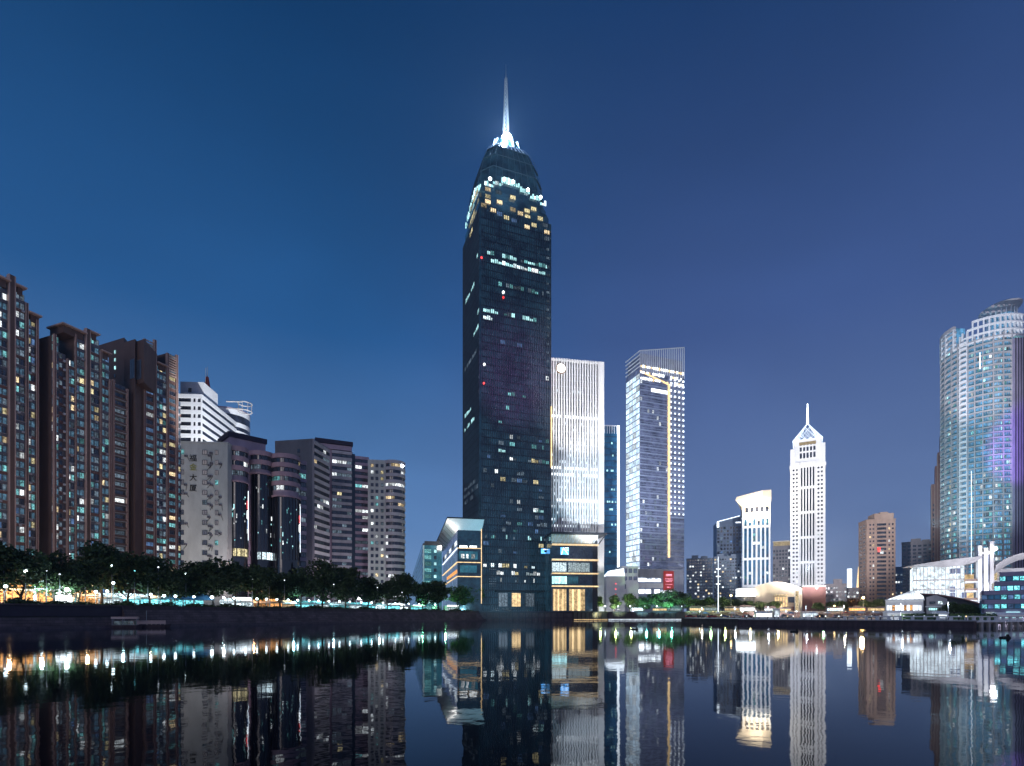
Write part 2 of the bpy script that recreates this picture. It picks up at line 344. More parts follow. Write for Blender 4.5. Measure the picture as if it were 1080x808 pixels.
# ================================================================ LEFT SHORE: terracotta towers
RESID = [(gl_r, .44), (gl_d, .16), (L_dim, .16), (L_teal, .08), (L_blue, .04), (L_white, .06), (L_yel, .03), (L_warm, .03)]
RESLOW = [(gl_r, .32), (gl_d, .12), (L_dim, .24), (L_teal, .12), (L_blue, .04), (L_white, .10), (L_yel, .03), (L_warm, .03)]
def resid(name, label, pxc, Y, a, bays, piers, tops, D=14, wall_top=None, group='terracotta apartment towers'):
    b = Bld(name, label, pxc, Y, a, bays[-1][1], D=D, cat='apartment tower', group=group)
    wall = MB()
    for (pa, pb, yt, kind, back) in bays:
        trim = MB()
        ua, ub = b.u(pa), b.u(pb); H = b.h(yt, (ua + ub) / 2)
        wall.box(b.front, ua, ub, -D, -.55 - back, 0, H, terra_d)
        nf = int(H / 3.05)
        if kind == 'wall':
            wall.box(b.front, ua, ub, -.55 - back, -back, 0, H, terra_d); continue
        for k in range(nf + 1):
            z = H - k * 3.05
            if z - 3.05 < -1: break
            if kind == 'win':
                trim.box(b.front, ua, ub, -.55 - back, -.05 - back, z - 3.05, z - 2.1, spand if rng.random() < .8 else terra)
                if rng.random() < .7: trim.box(b.front, ua, ub, -.05 - back, .14 - back, z - 2.24, z - 2.1, slabc)
                if rng.random() < .4: q0 = ua + rng.uniform(.1, max(.2, ub - ua - 1)); trim.box(b.front, q0, q0 + .8, -.06 - back, .38 - back, z - 2.9, z - 2.35, palew)
                n = 3 if ub - ua > 3.4 else 2
                for j in range(n):
                    q0 = ua + (ub - ua) * j / n + .12; q1 = ua + (ub - ua) * (j + 1) / n - .12
                    m = pick(RESLOW if k > nf * .45 else RESID)
                    b.win(b.front, q0, q1, z - 2.1, z - .05, -.25 - back, m, 0 if n == 3 else 1, spand, 2 if m.name.startswith('lit') else 0)
            elif kind == 'balcony':
                trim.box(b.front, ua, ub, -.55 - back, .7 - back, z - 3.05, z - 2.85, slabc); trim.box(b.front, ua, ub, .55 - back, .7 - back, z - 2.85, z - 2.0, terra_d)
                m = pick([(gl_d, .7), (L_dim, .2), (L_white, .1)])
                b.win(b.front, ua + .3, ub - .3, z - 2.6, z - .3, -.4 - back, m, 2, spand, 1)
            elif kind == 'brick':
                trim.box(b.front, ua, ub, -.55 - back, 0 - back, z - 3.05, z - 1.9, terra)
                trim.box(b.front, ua, ub, 0 - back, .1 - back, z - 1.98, z - 1.9, slabc)
                b.win(b.front, ua + .25, ub - .25, z - 1.9, z - .2, -.3 - back, pick(RESID), 2, spand, 1)
            elif kind == 'recess':
                trim.box(b.front, ua, ub, -.55 - back, -.3 - back, z - 3.05, z - 2.0, brownd)
                b.win(b.front, ua + .2, (ua + ub) / 2, z - 2.0, z - .5, -.35 - back, gl_d if rng.random() < .6 else L_dim, 0, spand)
                trim.box(b.front, (ua + ub) / 2 + .2, ub - .2, -.3 - back, .3 - back, z - 2.9, z - 2.2, whitew if rng.random() < .45 else slabc)
        trim.box(b.front, ua, ub, -.55 - back, -.5 - back, 0, H, spand); trim.build('spandrel', b.root)
    wall.build('wall', b.root)
    for (pa, pb, yt, m, o) in piers:
        ua, ub = b.u(pa), b.u(pb); H = b.h(yt, ua); e = (ub - ua) * .18
        p = MB(); p.box(b.front, ua + e, ub - e, -.6, o, 0, H, m)
        p.box(b.front, ua, ua + e, -.6, o + .06, 0, H, terra_e); p.box(b.front, ub - e, ub, -.6, o + .06, 0, H, terra_e)
        p.build('pier', b.root)
    for (pa, pb, yt, th, o0, o1) in tops:
        ua, ub = b.u(pa), b.u(pb); H = b.h(yt, (ua + ub) / 2)
        p = MB(); p.box(b.front, ua, ub, o0, o1, H - th, H, terra_e); p.box(b.front, ua + .8, ub - .8, o0 + .6, o1 - 1.2, H - th - 2.4, H - th, terra_d); p.build('roof_canopy', b.root)
    b.flush(98)
    return b
A = resid('apartment_tower', 'tallest terracotta apartment tower, cut off by the left edge of the photo', -42, 160, 68,
    [(-42, -8, 291, 'win', 0), (-8, 8, 297, 'win', 0), (8, 15.5, 293, 'wall', .4), (15.5, 26.5, 309, 'win', 0), (26.5, 29.5, 322, 'wall', 0), (29.5, 38, 337, 'win', .3), (38, 41, 335, 'wall', 0)],
    [(-10, -6, 288, terra_d, .6), (8, 15.5, 289, terra_d, .7), (26.5, 29.5, 319, terra_d, .4), (38, 40.5, 337, terra, .3)],
    [(-6, 9, 293, .5, -7, 1.6), (15, 26.5, 302, .5, -7, 1.4), (29.5, 43, 331, .5, -8, 1.0)])
B = resid('apartment_tower', 'second terracotta apartment tower, thin canopy roof above a blank dark side wall', 57, 180, 69,
    [(57, 64, 354, 'win', .8), (64, 71.5, 372, 'recess', .8), (71.5, 79, 380, 'win', 0), (79, 89.5, 352, 'win', 0), (89.5, 94.5, 349, 'wall', .3), (94.5, 105, 357, 'win', 0), (105, 107, 372, 'wall', 0),
     (107, 116, 375, 'win', .2), (116, 120, 401, 'wall', .0), (120, 134, 405, 'balcony', .6)],
    [(56.5, 59, 352, terra, .3), (70.5, 72.2, 378, terra, .3), (79, 80.5, 352, terra, .3), (89.5, 94.5, 346, terra_d, .7), (105, 107, 370, terra, .35), (115, 117, 400, terra, .35), (118.5, 120.5, 400, terra, .35), (133.5, 135, 410, terra, .3)],
    [(64, 90, 346, .5, -8, 1.3), (94, 104, 351, .45, -8, 1.2), (106, 117, 371, .4, -6, .8)], D=16)
Cc = resid('apartment_tower', 'third terracotta apartment tower, stepped, with two openwork pylons on its roofline', 142, 207, 69,
    [(142, 152, 405, 'win', .8), (152, 163.5, 362, 'brick', 0), (163.5, 165.5, 385, 'wall', 0), (165.5, 176, 387, 'win', .2), (176, 178, 375, 'wall', 0), (178, 186.5, 374, 'brick', .1), (186.5, 192, 423, 'win', .6)],
    [(141, 143, 404, terra, .4), (151.5, 153.5, 357, terra, .4), (162, 164.5, 358, terra, .4), (175.5, 177.8, 372, terra, .4), (185.2, 187.2, 374, terra, .4)],
    [(165, 177, 384, .4, -6, .9)], D=14)
p = MB()    # blank brown side blocks of the third tower, facing the water
for (pa, pb, yt, dv, dep, ylo) in ((104, 131, 356, 9, 10, None), (131, 142.5, 357.5, .6, 12, None), (142.5, 152, 357.5, 0, 12, 403)):
    YB = 203.5 + dv
    x0, x1 = PX(pa, YB + .23 * (pb - pa)), PX(pb, YB)
    inv = lambda x, y: ((x - Cc.x0) * Cc.ca + (y - Cc.Y) * Cc.sa, -(x - Cc.x0) * Cc.sa + (y - Cc.Y) * Cc.ca)
    H = PZ(yt, YB) - G
    q = [inv(x0, YB + .23 * (pb - pa)), inv(x1, YB), inv(x1 - 3, YB + dep), inv(x0 - 3, YB + dep + .23 * (pb - pa))]
    p.ring([[(*c, PZ(ylo, YB) - G if ylo else 0) for c in q], [(*c, H) for c in q]], terra_d)
    e0, e1 = Vector(q[0]), Vector(q[1]); dr = (e1 - e0).normalized(); nr = Vector((dr.y, -dr.x)); Lq = (e1 - e0).length
    sfr = lambda u, o, z, e0=e0, dr=dr, nr=nr: (e0.x + dr.x * u + nr.x * o, e0.y + dr.y * u + nr.y * o, z)
    if pa == 104:
        for k in range(4): Cc.win(sfr, Lq * .62, Lq * .62 + .9, H - 5.4 - k * 3.2, H - 4.0 - k * 3.2, .1, L_cyan if k < 3 else gl_d, 0, darkm, 3)
    elif pa == 142.5: Cc.win(sfr, Lq * .05, Lq * .7, H - 15, H - 7.5, .1, gl_d, 2, spand, 3)
    else: Cc.win(sfr, Lq * .55, Lq * .98, H - 15, H - 7.5, .1, gl_d, 2, spand, 3)
p.build('side_block', Cc.root); Cc.flush()
p = MB()
for yv in (368 + 10 * k for k in range(14)):
    x = PX(119, 196.2); X2 = PX(121.5, 195.6)
    c0 = ((x - Cc.x0) * Cc.ca + (196 - Cc.Y) * Cc.sa, -(x - Cc.x0) * Cc.sa + (196 - Cc.Y) * Cc.ca)
for (pa, pb, yt) in ((153.5, 162, 358), (177.8, 185.2, 374)):    # openwork pylon heads
    ua, ub = Cc.u(pa), Cc.u(pb); H = Cc.h(yt, ua)
    for k in range(9): p.box(Cc.front, ua, ub, -.2, .35, H - k * 1.0 - .35, H - k * 1.0, terra_e)
p.build('pylon_rung', Cc.root)

# ================================================================ white stepped hotel with mast
b = Bld('hotel_block', 'white banded office block with a box penthouse and a red mast', 213, 232, 94, 255, D=11.5, cat='office block')
H = b.h(416); core = MB(); core.box(b.front, .3, b.W, -b.D, -.4, 0, H - .5, gl_d); core.box(b.left, .4, b.D, -1, -.4, 0, H - .5, gl_d); core.build('glazing', b.root)
band = MB()
for k in range(12):
    z = H - k * 3.45
    band.box(b.front, 0, b.W, -.5, .1, z - 1.7, z, whitew); band.box(b.left, 0, b.D, -.5, .1, z - 1.7, z, whitew)
    band.box(b.left, 0, .5, -.5, .08, z - 3.45, z - 1.7, whitew); band.box(b.left, 1.9, 2.7, -.5, .08, z - 3.45, z - 1.7, whitew); band.box(b.left, 3.7, 4.6, -.5, .08, z - 3.45, z - 1.7, whitew)
    band.box(b.left, b.D - 1.5, b.D, -.5, .08, z - 3.45, z - 1.7, whitew)
    b.win(b.left, 4.65, b.D - 1.55, z - 3.2, z - 1.75, -.3, gl_d, 3, darkm); b.win(b.left, 2.75, 3.65, z - 3.2, z - 1.75, -.3, gl_d, 0, darkm)
    b.win(b.front, .3, b.W - .3, z - 3.2, z - 1.75, -.3, L_dim if k in (5, 9) else gl_d, 14, darkm)
band.build('wall', b.root); b.flush()
lcp = lambda px, Y: ((PX(px, Y) - b.x0) * b.ca + (Y - b.Y) * b.sa, -(PX(px, Y) - b.x0) * b.sa + (Y - b.Y) * b.ca)
top = MB()    # rounded upper floors
for k, (z0, z1, m) in enumerate(((-12, -10.2, gl_d), (-10.2, -8, whitew), (-8, -6.3, gl_d), (-6.3, -4, whitew), (-4, -2.2, gl_d), (-2.2, 0, whitew), (0, 3.6, gl_d), (3.6, 6.2, whitew), (6.2, 6.8, mauve))):
    top.cyl(lcp(241, 272), 10.0, H + z0, H + z1, m, 48)
top.build('round_storey', b.root)
pent = MB(); pent.box(b.front, 4, 17, -11.2, -1.2, H, b.h(399), whitew); pento = pent.build('penthouse', b.root)
pw = MB(); pw.box(b.left, 6.4, 7.8, -4 + .0, -3.9, b.h(399) - 4.6, b.h(399) - 2.8, gl_d); pw.build('penthouse_window', pento)
mast = MB(); zt = b.h(399)
for (dx, dy) in ((-1.1, -1.1), (1.1, -1.1), (1.1, 1.1), (-1.1, 1.1)): mast.bar((17 + dx, 6 + dy, zt), (17 + dx * .25, 6 + dy * .25, zt + 8), .28, redm, 4)
for k in range(8):
    s0 = 1.1 - .83 * k / 8; mast.box(b.front, 17 - s0, 17 + s0, -6 - s0, -6 + s0, zt + k, zt + k + .22, redm)
mast.bar((17, 6, zt + 8), (17, 6, zt + 13), .2, metal, 5, .08); mast.bar((15.5, 6, zt), (15.5, 6, zt + 11.5), .1, metal, 4); mast.build('mast', b.root)
rg = MB(); cx, cy = lcp(258.5, 244)   # open ring cantilevered from the roof
for k in range(24):
    a0, a1 = 2 * math.pi * k / 24, 2 * math.pi * (k + 1) / 24
    for dz in (0, 3.6): rg.bar((cx + 2.9 * math.cos(a0), cy + 2.9 * math.sin(a0), H - 3 + dz), (cx + 2.9 * math.cos(a1), cy + 2.9 * math.sin(a1), H - 3 + dz), .26, slabc, 5)
    if k % 3 == 0: rg.bar((cx + 2.9 * math.cos(a0), cy + 2.9 * math.sin(a0), H - 3), (cx + 2.9 * math.cos(a0), cy + 2.9 * math.sin(a0), H + .6), .14, slabc, 4)
rg.bar((cx - 2.9, cy, H + .4), (cx - 2.9, cy + 7, H + .4), .3, slabc, 5); rg.bar((cx - 2.9, cy, H - 2.8), (cx - 2.9, cy + 7, H - 2.8), .3, slabc, 5); rg.build('roof_ring', b.root)

# ================================================================ grey block with four characters
b = Bld('apartment_block', 'plain grey green apartment block with four dark characters down its blank wall', 191, 166, 4, 240, D=14, cat='apartment block')
H = b.h(467); wl = MB(); wl.box(b.front, 0, b.W, -b.D, 0, 0, H, greyw); wl.box(b.front, -.15, b.W + .15, -b.D, .15, H, H + .5, greyw); wl.build('wall', b.root)
for k in range(15):
    z = H - 2.1 - k * 3.15
    for (pa, pb) in ((191.3, 194), (213.6, 218.6), (227, 230.2)):
        ua, ub = b.u(pa), b.u(pb); m = pick([(gl_d, .8), (L_teal, .08), (L_dim, .1), (L_white, .02)])
        b.win(b.front, ua, ub, z - 1.5, z, .1, m, 1, darkm, 1)
b.flush(name='window')
for k in range(15):
    z = H - 4.2 - k * 3.15
    for pa in (194.6, 219.3, 221.6, 231):
        if rng.random() < (.95 if pa == 219.3 else .6):
            ac = MB(); u = b.u(pa) + rng.uniform(-.15, .15); dz = rng.uniform(-.5, .9); ac.box(b.front, u, u + .85, .0, .4, z + dz, z + dz + .6, spand); ac.box(b.front, u + .1, u + .55, .4, .42, z + dz + .08, z + dz + .52, darkm)
            ac.bar((u + .8, -.1, z + dz), (u + .8 + rng.uniform(-1.2, .9), -.08, z + dz - rng.uniform(.6, 1.6)), .06, inkm, 4); ac.build('air_conditioner', b.root)
def text_mesh(body, size, m, depth=.04):
    cu = bpy.data.curves.new('lettering', 'FONT'); cu.body = body; cu.size = size; cu.extrude = depth; cu.align_x = 'CENTER'; cu.align_y = 'CENTER'
    o = bpy.data.objects.new('lettering', cu); C.objects.link(o); bpy.context.view_layer.update()
    dg = bpy.context.evaluated_depsgraph_get(); me = bpy.data.meshes.new_from_object(o.evaluated_get(dg)); bpy.data.objects.remove(o)
    me.materials.clear(); me.materials.append(m); return me
for ch, y, m in (('福', 483.5, inkm), ('金', 493, goldm), ('大', 504, inkm), ('厦', 515, inkm)):
    o = bpy.data.objects.new('sign_character', text_mesh(ch, 2.3, m, .08)); C.objects.link(o); o.parent = b.root
    o.location = (b.u(203.8), -.06, b.h(y)); o.rotation_euler = (R(90), 0, 0)

# ================================================================ pink block with glass drums
def bands(b, fr, u0, u1, H, zlo, step, par, m, wtab, o=0.0, seg_w=2.2, glassm=gl_d, slab=None, wpri=1):
    wl = MB(); k = 0
    while H - k * step > zlo + step * .5:
        z = H - k * step; wl.box(fr, u0, u1, o - .6, o, z - par, z, m)
        if slab: wl.box(fr, u0, u1, o, o + .12, z - .14, z, slab)
        n = max(1, int((u1 - u0) / seg_w))
        run = None
        for j in range(n):
            if rng.random() < .5 or run is None: run = pick(wtab)
            a0 = u0 + (u1 - u0) * j / n; a1 = u0 + (u1 - u0) * (j + 1) / n
            b.win(fr, a0 + .05, a1 - .05, z - step, z - par, o - .4, run, 1, darkm, wpri if run is glassm else wpri + 1)
        k += 1
    wl.box(fr, u0, u1, o - .66, o - .58, max(0, H - k * step), H - .1, darkm); wl.build('parapet', b.root)
BT = [(gl_d, .74), (L_dim, .12), (L_white, .06), (L_warm, .03), (L_teal, .03), (L_yel, .02)]
b = Bld('apartment_block', 'pinkish apartment block with three rounded glass drums rising to its top floors', 241, 172, 44, 322, D=14, cat='apartment block')
core = MB(); core.box(b.front, .0, b.W, -b.D, -2.2, 0, b.h(474, 3), mauve); core.box(b.front, 1.2, b.W * .5, -b.D, -3.0, b.h(474, 3), b.h(463, 6, 6), mauve); core.box(b.front, .6, b.W * .5 + .4, -b.D - .4, -2.6, b.h(466, 6, 6), b.h(461, 6, 6), navy); core.build('wall', b.root)
def drum(pc, pl, pr, yt, yglass, ybase, Yd, baseL):
    r = (pr - pl) / 2 / F * Yd; wx, wy = PX((pl + pr) / 2, Yd + r), Yd + r * .9
    cx = (wx - b.x0) * b.ca + (wy - b.Y) * b.sa; cy = -(wx - b.x0) * b.sa + (wy - b.Y) * b.ca
    arc = Arc((cx, cy), r, R(180) - b.a * .2, step=.7); U = r * R(215)
    H = PZ(yt, Yd) - G; zg = PZ(yglass, Yd) - G; zb = PZ(ybase, Yd) - G
    bands(b, arc, 0, U, H, zg, 3.1, 1.5, pinkw, BT, seg_w=1.4)
    d = MB(); d.cyl((cx, cy), r - .35, 0, zg - .4, gl_dk, 40); d.cyl((cx, cy), r - .5, zg - .4, H - .1, mauve, 40)
    d.box(arc, 0, U, -.5, .12, zg - .9, zg - .3, pinkw); d.build('glass_drum', b.root)
    ml = MB()
    for k in range(15): ml.box(lambda u, o, z, f=arc: f(u, o, z), U * k / 14 - .06, U * k / 14 + .06, -.4, -.18, zb, zg - .9, darkm)
    ml.build('mullion', b.root)
    st = MB(); uu = U * .74
    st.box(lambda u, o, z: arc(u, o, z), uu, uu + .22, -.2, -.05, zb + 3, zg - 3, L_led)
    for k in range(3): st.box(lambda u, o, z: arc(u, o, z), uu - .7, uu - .35, -.25, -.12, zg - 9 - k * 3.2, zg - 6.4 - k * 3.2, (L_red, L_signw, L_blue)[k])
    st.build('led_strip', b.root)
    for k in range(22):
        q = rng.uniform(.25, .8) * U; z = rng.uniform(zb + 2, zg - 3)
        b.win(lambda u, o, z, f=arc: f(u, o, z), q, q + .3, z, z + rng.choice((.4, .5, 1.4)), -.2, rng.choice((L_teal, L_white, L_cyan)), 0, None, 3)
    if baseL:
        for j in range(5): b.win(lambda u, o, z, f=arc: f(u, o, z), U * (.28 + .1 * j), U * (.28 + .1 * j) + U * .085, zb - 2.6, zb, -.15, baseL, 1, darkm, 4)
drum(0, 239.5, 262, 470, 505, 578, 170, L_yel); drum(0, 263.5, 289.5, 475, 497, 582, 178, L_shop); drum(0, 287, 317, 478, 521, 590, 180, None)
for (pa, pb, yt) in ((304, 322, 484),):
    bands(b, fr_front(), b.u(pa), b.u(pb), b.h(yt, b.u(pa)), 2, 3.1, 1.3, mauve, BT, o=1.2, seg_w=1.8)
b.flush(98)

# ================================================================ grey slab tower, capped tower, round-bay tower
b = Bld('apartment_tower', 'tall grey slab tower with a blank side wall, behind the pink drums', 331, 222, 80, 347, 290, cat='apartment tower')
H = b.h(462.5); c = MB(); c.box(b.front, 0, b.W, -b.D, -.6, 0, H, bluegrey); c.box(b.left, 0, b.D, -.6, 0, 0, H, palew); c.build('wall', b.root)
for k in range(3): b.win(b.left, b.D * .35, b.D * .35 + 1.2, H - 5.6 - k * 3.0, H - 4.0 - k * 3.0, .1, gl_d, 1, darkm)
bands(b, fr_front(), 0, b.W, H - 1, 2, 3.05, 1.35, palew, [(gl_d, .75), (L_white, .1), (L_warm, .08), (L_dim, .07)], o=.4, slab=slabc); b.flush()

b = Bld('apartment_tower', 'mauve banded apartment tower with a dark capped penthouse and a black vertical slot', 336, 247, 24, 389, D=16, cat='apartment tower')
u = b.u; H = b.h(472); c = MB()
c.box(b.front, 0, u(372), -b.D, -.6, 0, H, mauve); c.box(b.front, u(372), b.W, -b.D, -.6, 0, b.h(481, u(380)), mauve)
c.box(b.front, u(371), u(374.5), -.6, -.2, 0, H - 1, gl_dk); c.box(b.front, 0, .5, -.6, .1, 0, H, mauve); c.box(b.left, 0, b.D, -.6, 0, 0, H, mauve); c.build('wall', b.root)
cp = MB(); cp.box(b.front, -.8, u(371), -b.D * .8, .4, H, b.h(467), mauve); cp.box(b.front, -1.6, u(372), -b.D * .85, 1.2, b.h(466.6), b.h(462.5), navy); cp.build('roof_cap', b.root)
for k in range(int(H / 3.0)):
    z = H - 2 - k * 3.0
    for q in (337.5, 341.5, 345.5): b.win(b.front, u(q), u(q) + 1.0, z - 1.4, z, -.5, pick(BT), 1, darkm)
wl = MB(); wl.box(b.front, .5, u(349), -.6, -.52, 0, H, mauve); wl.build('wall', b.root)
TT = [(gl_d, .64), (L_dim, .16), (L_white, .09), (L_warm, .04), (L_yel, .03), (L_teal, .04)]
bands(b, fr_front(), u(350), u(371), H - .5, 2, 3.0, 1.35, palew, TT, o=.6); bands(b, fr_front(), u(374.5), b.W, b.h(481.5, u(380)), 2, 3.0, 1.35, mauve, TT, o=.4); b.flush(98)

b = Bld('apartment_tower', 'pale apartment tower ending in a rounded banded bay with a bright roof lamp', 388, 247, 10, 408, D=16, cat='apartment tower')
H = b.h(484.5); c = MB(); c.box(b.front, 0, b.W + .4, -b.D, 0, 0, H, greyw)
rr = (428.5 - 404) / 2 / F * 255; arcc = ((PX(416, 255) - b.x0) * b.ca + 6 * b.sa, 4.0)
c.cyl(arcc, rr - .55, 0, H, mauve, 40); c.build('wall', b.root)
for k in range(int(H / 3.0)):
    z = H - 2 - k * 3.0
    for q in (391, 396, 401.5): b.win(b.front, u(q) - u(388) if False else b.u(q), b.u(q) + 1.3, z - 1.5, z, .1, pick(BT), 1, darkm)
bands(b, Arc(arcc, rr, R(175), step=.8), 0, rr * R(225), H, 2, 3.05, 1.5, palew, [(gl_d, .8), (L_dim, .06), (L_white, .08), (L_warm, .06)], seg_w=1.6); b.flush(98)
l = MB(); l.ball((arcc[0] + rr * .75, arcc[1] - rr * .6, H - 2.2), .75, L_hot); l.bar((arcc[0] + rr * .75, arcc[1] - rr * .55, H - 2.2), (arcc[0] + rr * .6, arcc[1] - rr * .4, H - 2.2), .15, metal); l.build('roof_lamp', b.root)

# ================================================================ small teal block
b = Bld('office_block', 'small dark block with a teal lit glazed corner, left of the wedge roofed office', 446, 285, 12, 466, 427, cat='office block')
H = b.h(575); c = MB(); c.box(b.front, 0, b.W, -b.D, 0, 0, H, gl_teal); c.box(b.front, 0, b.W, -b.D, .3, H, H + 1.0, darkm); c.box(b.front, b.W * .1, b.W * .85, -b.D * .8, -1, H + 1.0, H + 2.4, darkm); c.build('wall', b.root)
p = MB()
for q in (446, 455.5, 462.5): p.box(b.front, b.u(q), b.u(q) + .7, 0, .35, 0, H, whitew if q == 446 else gl_teal)
p.build('fin', b.root)
for k in range(11):
    z = H - 2 - k * 3.4
    b.win(b.front, b.u(447.5), b.u(455), z - 2.2, z, .12, L_teal if rng.random() < .75 else L_cyan, 3, darkm); b.win(b.front, b.u(457.5), b.u(460.5), z - 2.0, z - .2, .12, gl_d if k % 2 else L_cyan, 0, darkm, 1)
    b.win(b.left, 1, b.D - 1, z - 2.0, z, .12, gl_d, 8, darkm)
b.flush()
# ================================================================ wedge-roofed office
b = Bld('office_block', 'glass office with an upswept wedge roof and gold light bands', 482.5, 262, 12, 508, 467, cat='office block')
H = b.h(556); c = MB(); c.box(b.front, 0, b.W, -b.D, 0, 0, H, gl_main); c.box(b.left, 0, b.D, 0, .04, 0, H, gl_louv); c.build('glazing', b.root)
rf = MB()
zt = b.h(547); zl = b.h(555.5)
ov = [(-.2 * 0, -2.2, H - .5), (b.W + 1, -2.2, H - .5), (b.W + 1, b.D + 1, H - .5), (0, b.D + 1, H - .5)]
rf.ring([[(0, .0, H - 1.4), (b.W, 0, H - 1.4), (b.W, b.D, H - 1.4), (0, b.D, H - 1.4)], [(-5.0, -2.4, zt - .4), (b.W + 1, -2.4, zt - .4), (b.W + 1, b.D + 3, zl + 2), (-5.0, b.D + 3, zl + 2.0)]], whitew)
rf.ring([[(-5.3, -2.7, zt - .4), (b.W + 1, -2.7, zt - .4), (b.W + 1, b.D + 3, zl + 2), (-5.3, b.D + 3, zl + 2)], [(-5.3, -2.7, zt + .2), (b.W + 1, -2.7, zt + .2), (b.W + 1, b.D + 3, zl + 2.6), (-5.3, b.D + 3, zl + 2.6)]], darkm)
rf.build('wedge_roof', b.root)
lb = MB(); rb = MB()
for k in range(8):
    y = b.D * (k + .5) / 8; rb.bar((-.05, y, H - 1.5), (-4.9, y, zt - .5 + (zl + 2 - zt) * k / 8), .12, darkm, 4)
rb.build('roof_rib', b.root)
for yv, s in ((578, .7), (593, 1), (608, 1)):
    z = b.h(yv)
    for fr_, L in ((b.front, b.W), (b.left, b.D)):
        q = MB(); q.box(fr_, -.3, L, .05, .45, z - .17 * s, z + .17 * s, L_gold if s == 1 or fr_ is b.front else L_led); q.build('light_band', b.root)
q = MB(); q.box(b.front, b.W - .3, b.W, .05, .4, 4, H, L_gold); q.build('light_band', b.root)
for (pa, pb, ya, yb, m) in ((484.5, 493, 578, 575, L_signw), (495, 503, 577.5, 575, L_signw), (484, 504, 590, 581, gl_teal), (485, 503, 604, 596, gl_teal)):
    b.win(b.front, b.u(pa), b.u(pb), b.h(ya), b.h(yb), .2, m, 3, darkm, 2)
for (pa, pb) in ((486, 490), (491.5, 494), (497, 501)): b.win(b.front, b.u(pa), b.u(pb), b.h(589), b.h(584), .35, L_white, 1, darkm)
for k in range(6): b.win(b.left, b.D * (k + .2) / 6, b.D * (k + .8) / 6, b.h(574), b.h(569), .2, L_dim if k % 2 else L_white, 1, darkm)
q = MB(); q.box(b.left, 1.2, b.D * .62, .15, .35, b.h(604), b.h(600.5), L_or); q.build('sign_panel', b.root); b.flush()
# ================================================================ the tallest tower
b = T = Bld('skyscraper', 'tallest dark glass skyscraper with a lit tapering crown and a lattice spire', 506, 283, 20, 582, 488, cat='skyscraper')
W, D = b.W, b.D; cx, cy = W / 2, D / 2
H1 = b.h(216); H2 = b.h(182)
def octo(hw, hd, ch, z): # chamfered rectangle around the axis
    x0, x1, y0, y1 = cx - hw, cx + hw, cy - hd, cy + hd
    return [(x0 + ch, y0, z), (x1 - ch, y0, z), (x1, y0 + ch, z), (x1, y1 - ch, z), (x1 - ch, y1, z), (x0 + ch, y1, z), (x0, y1 - ch, z), (x0, y0 + ch, z)]
sh = MB(); sh.ring([octo(W / 2, D / 2, .6, 0), octo(W / 2, D / 2, .6, H1)], gl_main)
for k, (s, ch, za, zb) in enumerate(((.97, 2.6, 0, .3), (.94, 4.6, .3, .62), (.91, 6.6, .62, 1.0))):
    sh.ring([octo(W / 2 * s, D / 2 * s, ch, H1 + (H2 - H1) * za), octo(W / 2 * s, D / 2 * s, ch, H1 + (H2 - H1) * zb)], gl_main)
sh.build('glass_shaft', b.root)
mu = MB(); NM = 38
for k in range(NM + 1):
    u = .7 + (W - 1.4) * k / NM; mu.box(b.front, u - .1, u + .1, 0, .34, 0, H1, mullm)
for k in range(31):
    u = .7 + (D - 1.4) * k / 30; mu.box(b.left, u - .07, u + .07, 0, .2, 0, H1, mullm)
mu.build('mullion', b.root)
fl = MB(); NF = int(H1 / 3.9)
for k in range(1, NF):
    z = k * 3.9; fl.box(b.front, .7, W - .7, 0, .06, z - .3, z + .3, gl_dk); fl.box(b.left, .7, D - .7, 0, .06, z - .3, z + .3, gl_dk)
fl.build('floor_band', b.root)
LV = lambda y: math.floor(b.h(y) / 3.9)
def tw(fr, ua, ub, lev, m, mull=1, top=2.9, pri=2): b.win(fr, ua, ub, lev * 3.9 + .6, lev * 3.9 + top - rng.choice((0, 0, .5, .9)), .14, m, mull, darkm, pri)
mod = (W - 1.4) / NM; U = lambda k: .7 + mod * k
def row(lev, k0, k1, mats, dens=1.0, step=2, fr=None, md=None):
    k = k0
    while k < k1:
        if rng.random() < dens:
            m_ = md or mod; tw(fr or b.front, .7 + m_ * k + .1, .7 + m_ * min(k1, k + step) - .1, lev, rng.choice(mats), 1)
        k += step
l0 = LV(262); row(l0, 3, 36, [L_teal, L_cyan, L_dim], .85); row(l0 - 1, 5, 35, [L_cyan, L_shop, L_white], .75)
row(LV(297), 9, 34, [L_dim, L_teal], .6); row(LV(328), 1, 9, [L_cyan]); row(LV(328) - 1, 1, 6, [L_shop]); row(LV(328), 12, 32, [L_dim, L_cyan, L_teal], .6)
for y, d in ((340, .05), (372, .04), (405, .05), (440, .1), (470, .25), (481, .2), (492, .22), (453, .15), (424, .1), (388, .08), (356, .08), (505, .3), (511, .2), (518, .18), (524, .2), (538, .2), (552, .2), (530, .2), (545, .14), (560, .14), (572, .18), (583, .15)):
    row(LV(y), 1, 37, [L_dim, L_teal, L_white, L_yel, L_dim, L_blue], d, rng.choice((2, 3)))
row(LV(408), 12, 24, [L_teal, L_dim], .6); row(LV(462), 3, 34, [L_teal, L_dim], .35, 3); row(LV(566), 2, 36, [L_teal, L_dim, L_cyan], .3, 1); row(LV(473), 9, 13, [L_cyan]); row(LV(483), 27, 31, [L_yel]); row(LV(532), 26, 34, [L_teal, L_cyan], .8); row(LV(552), 30, 36, [L_cyan, L_dim], .9)
row(LV(597), 1, 37, [L_white, L_yel, L_dim, L_shop], .38, 2); row(LV(602), 8, 36, [L_white, L_shop, L_yel], .55, 2); row(LV(607), 4, 34, [L_dim, L_white], .25, 1)
md = (D - 1.4) / 30
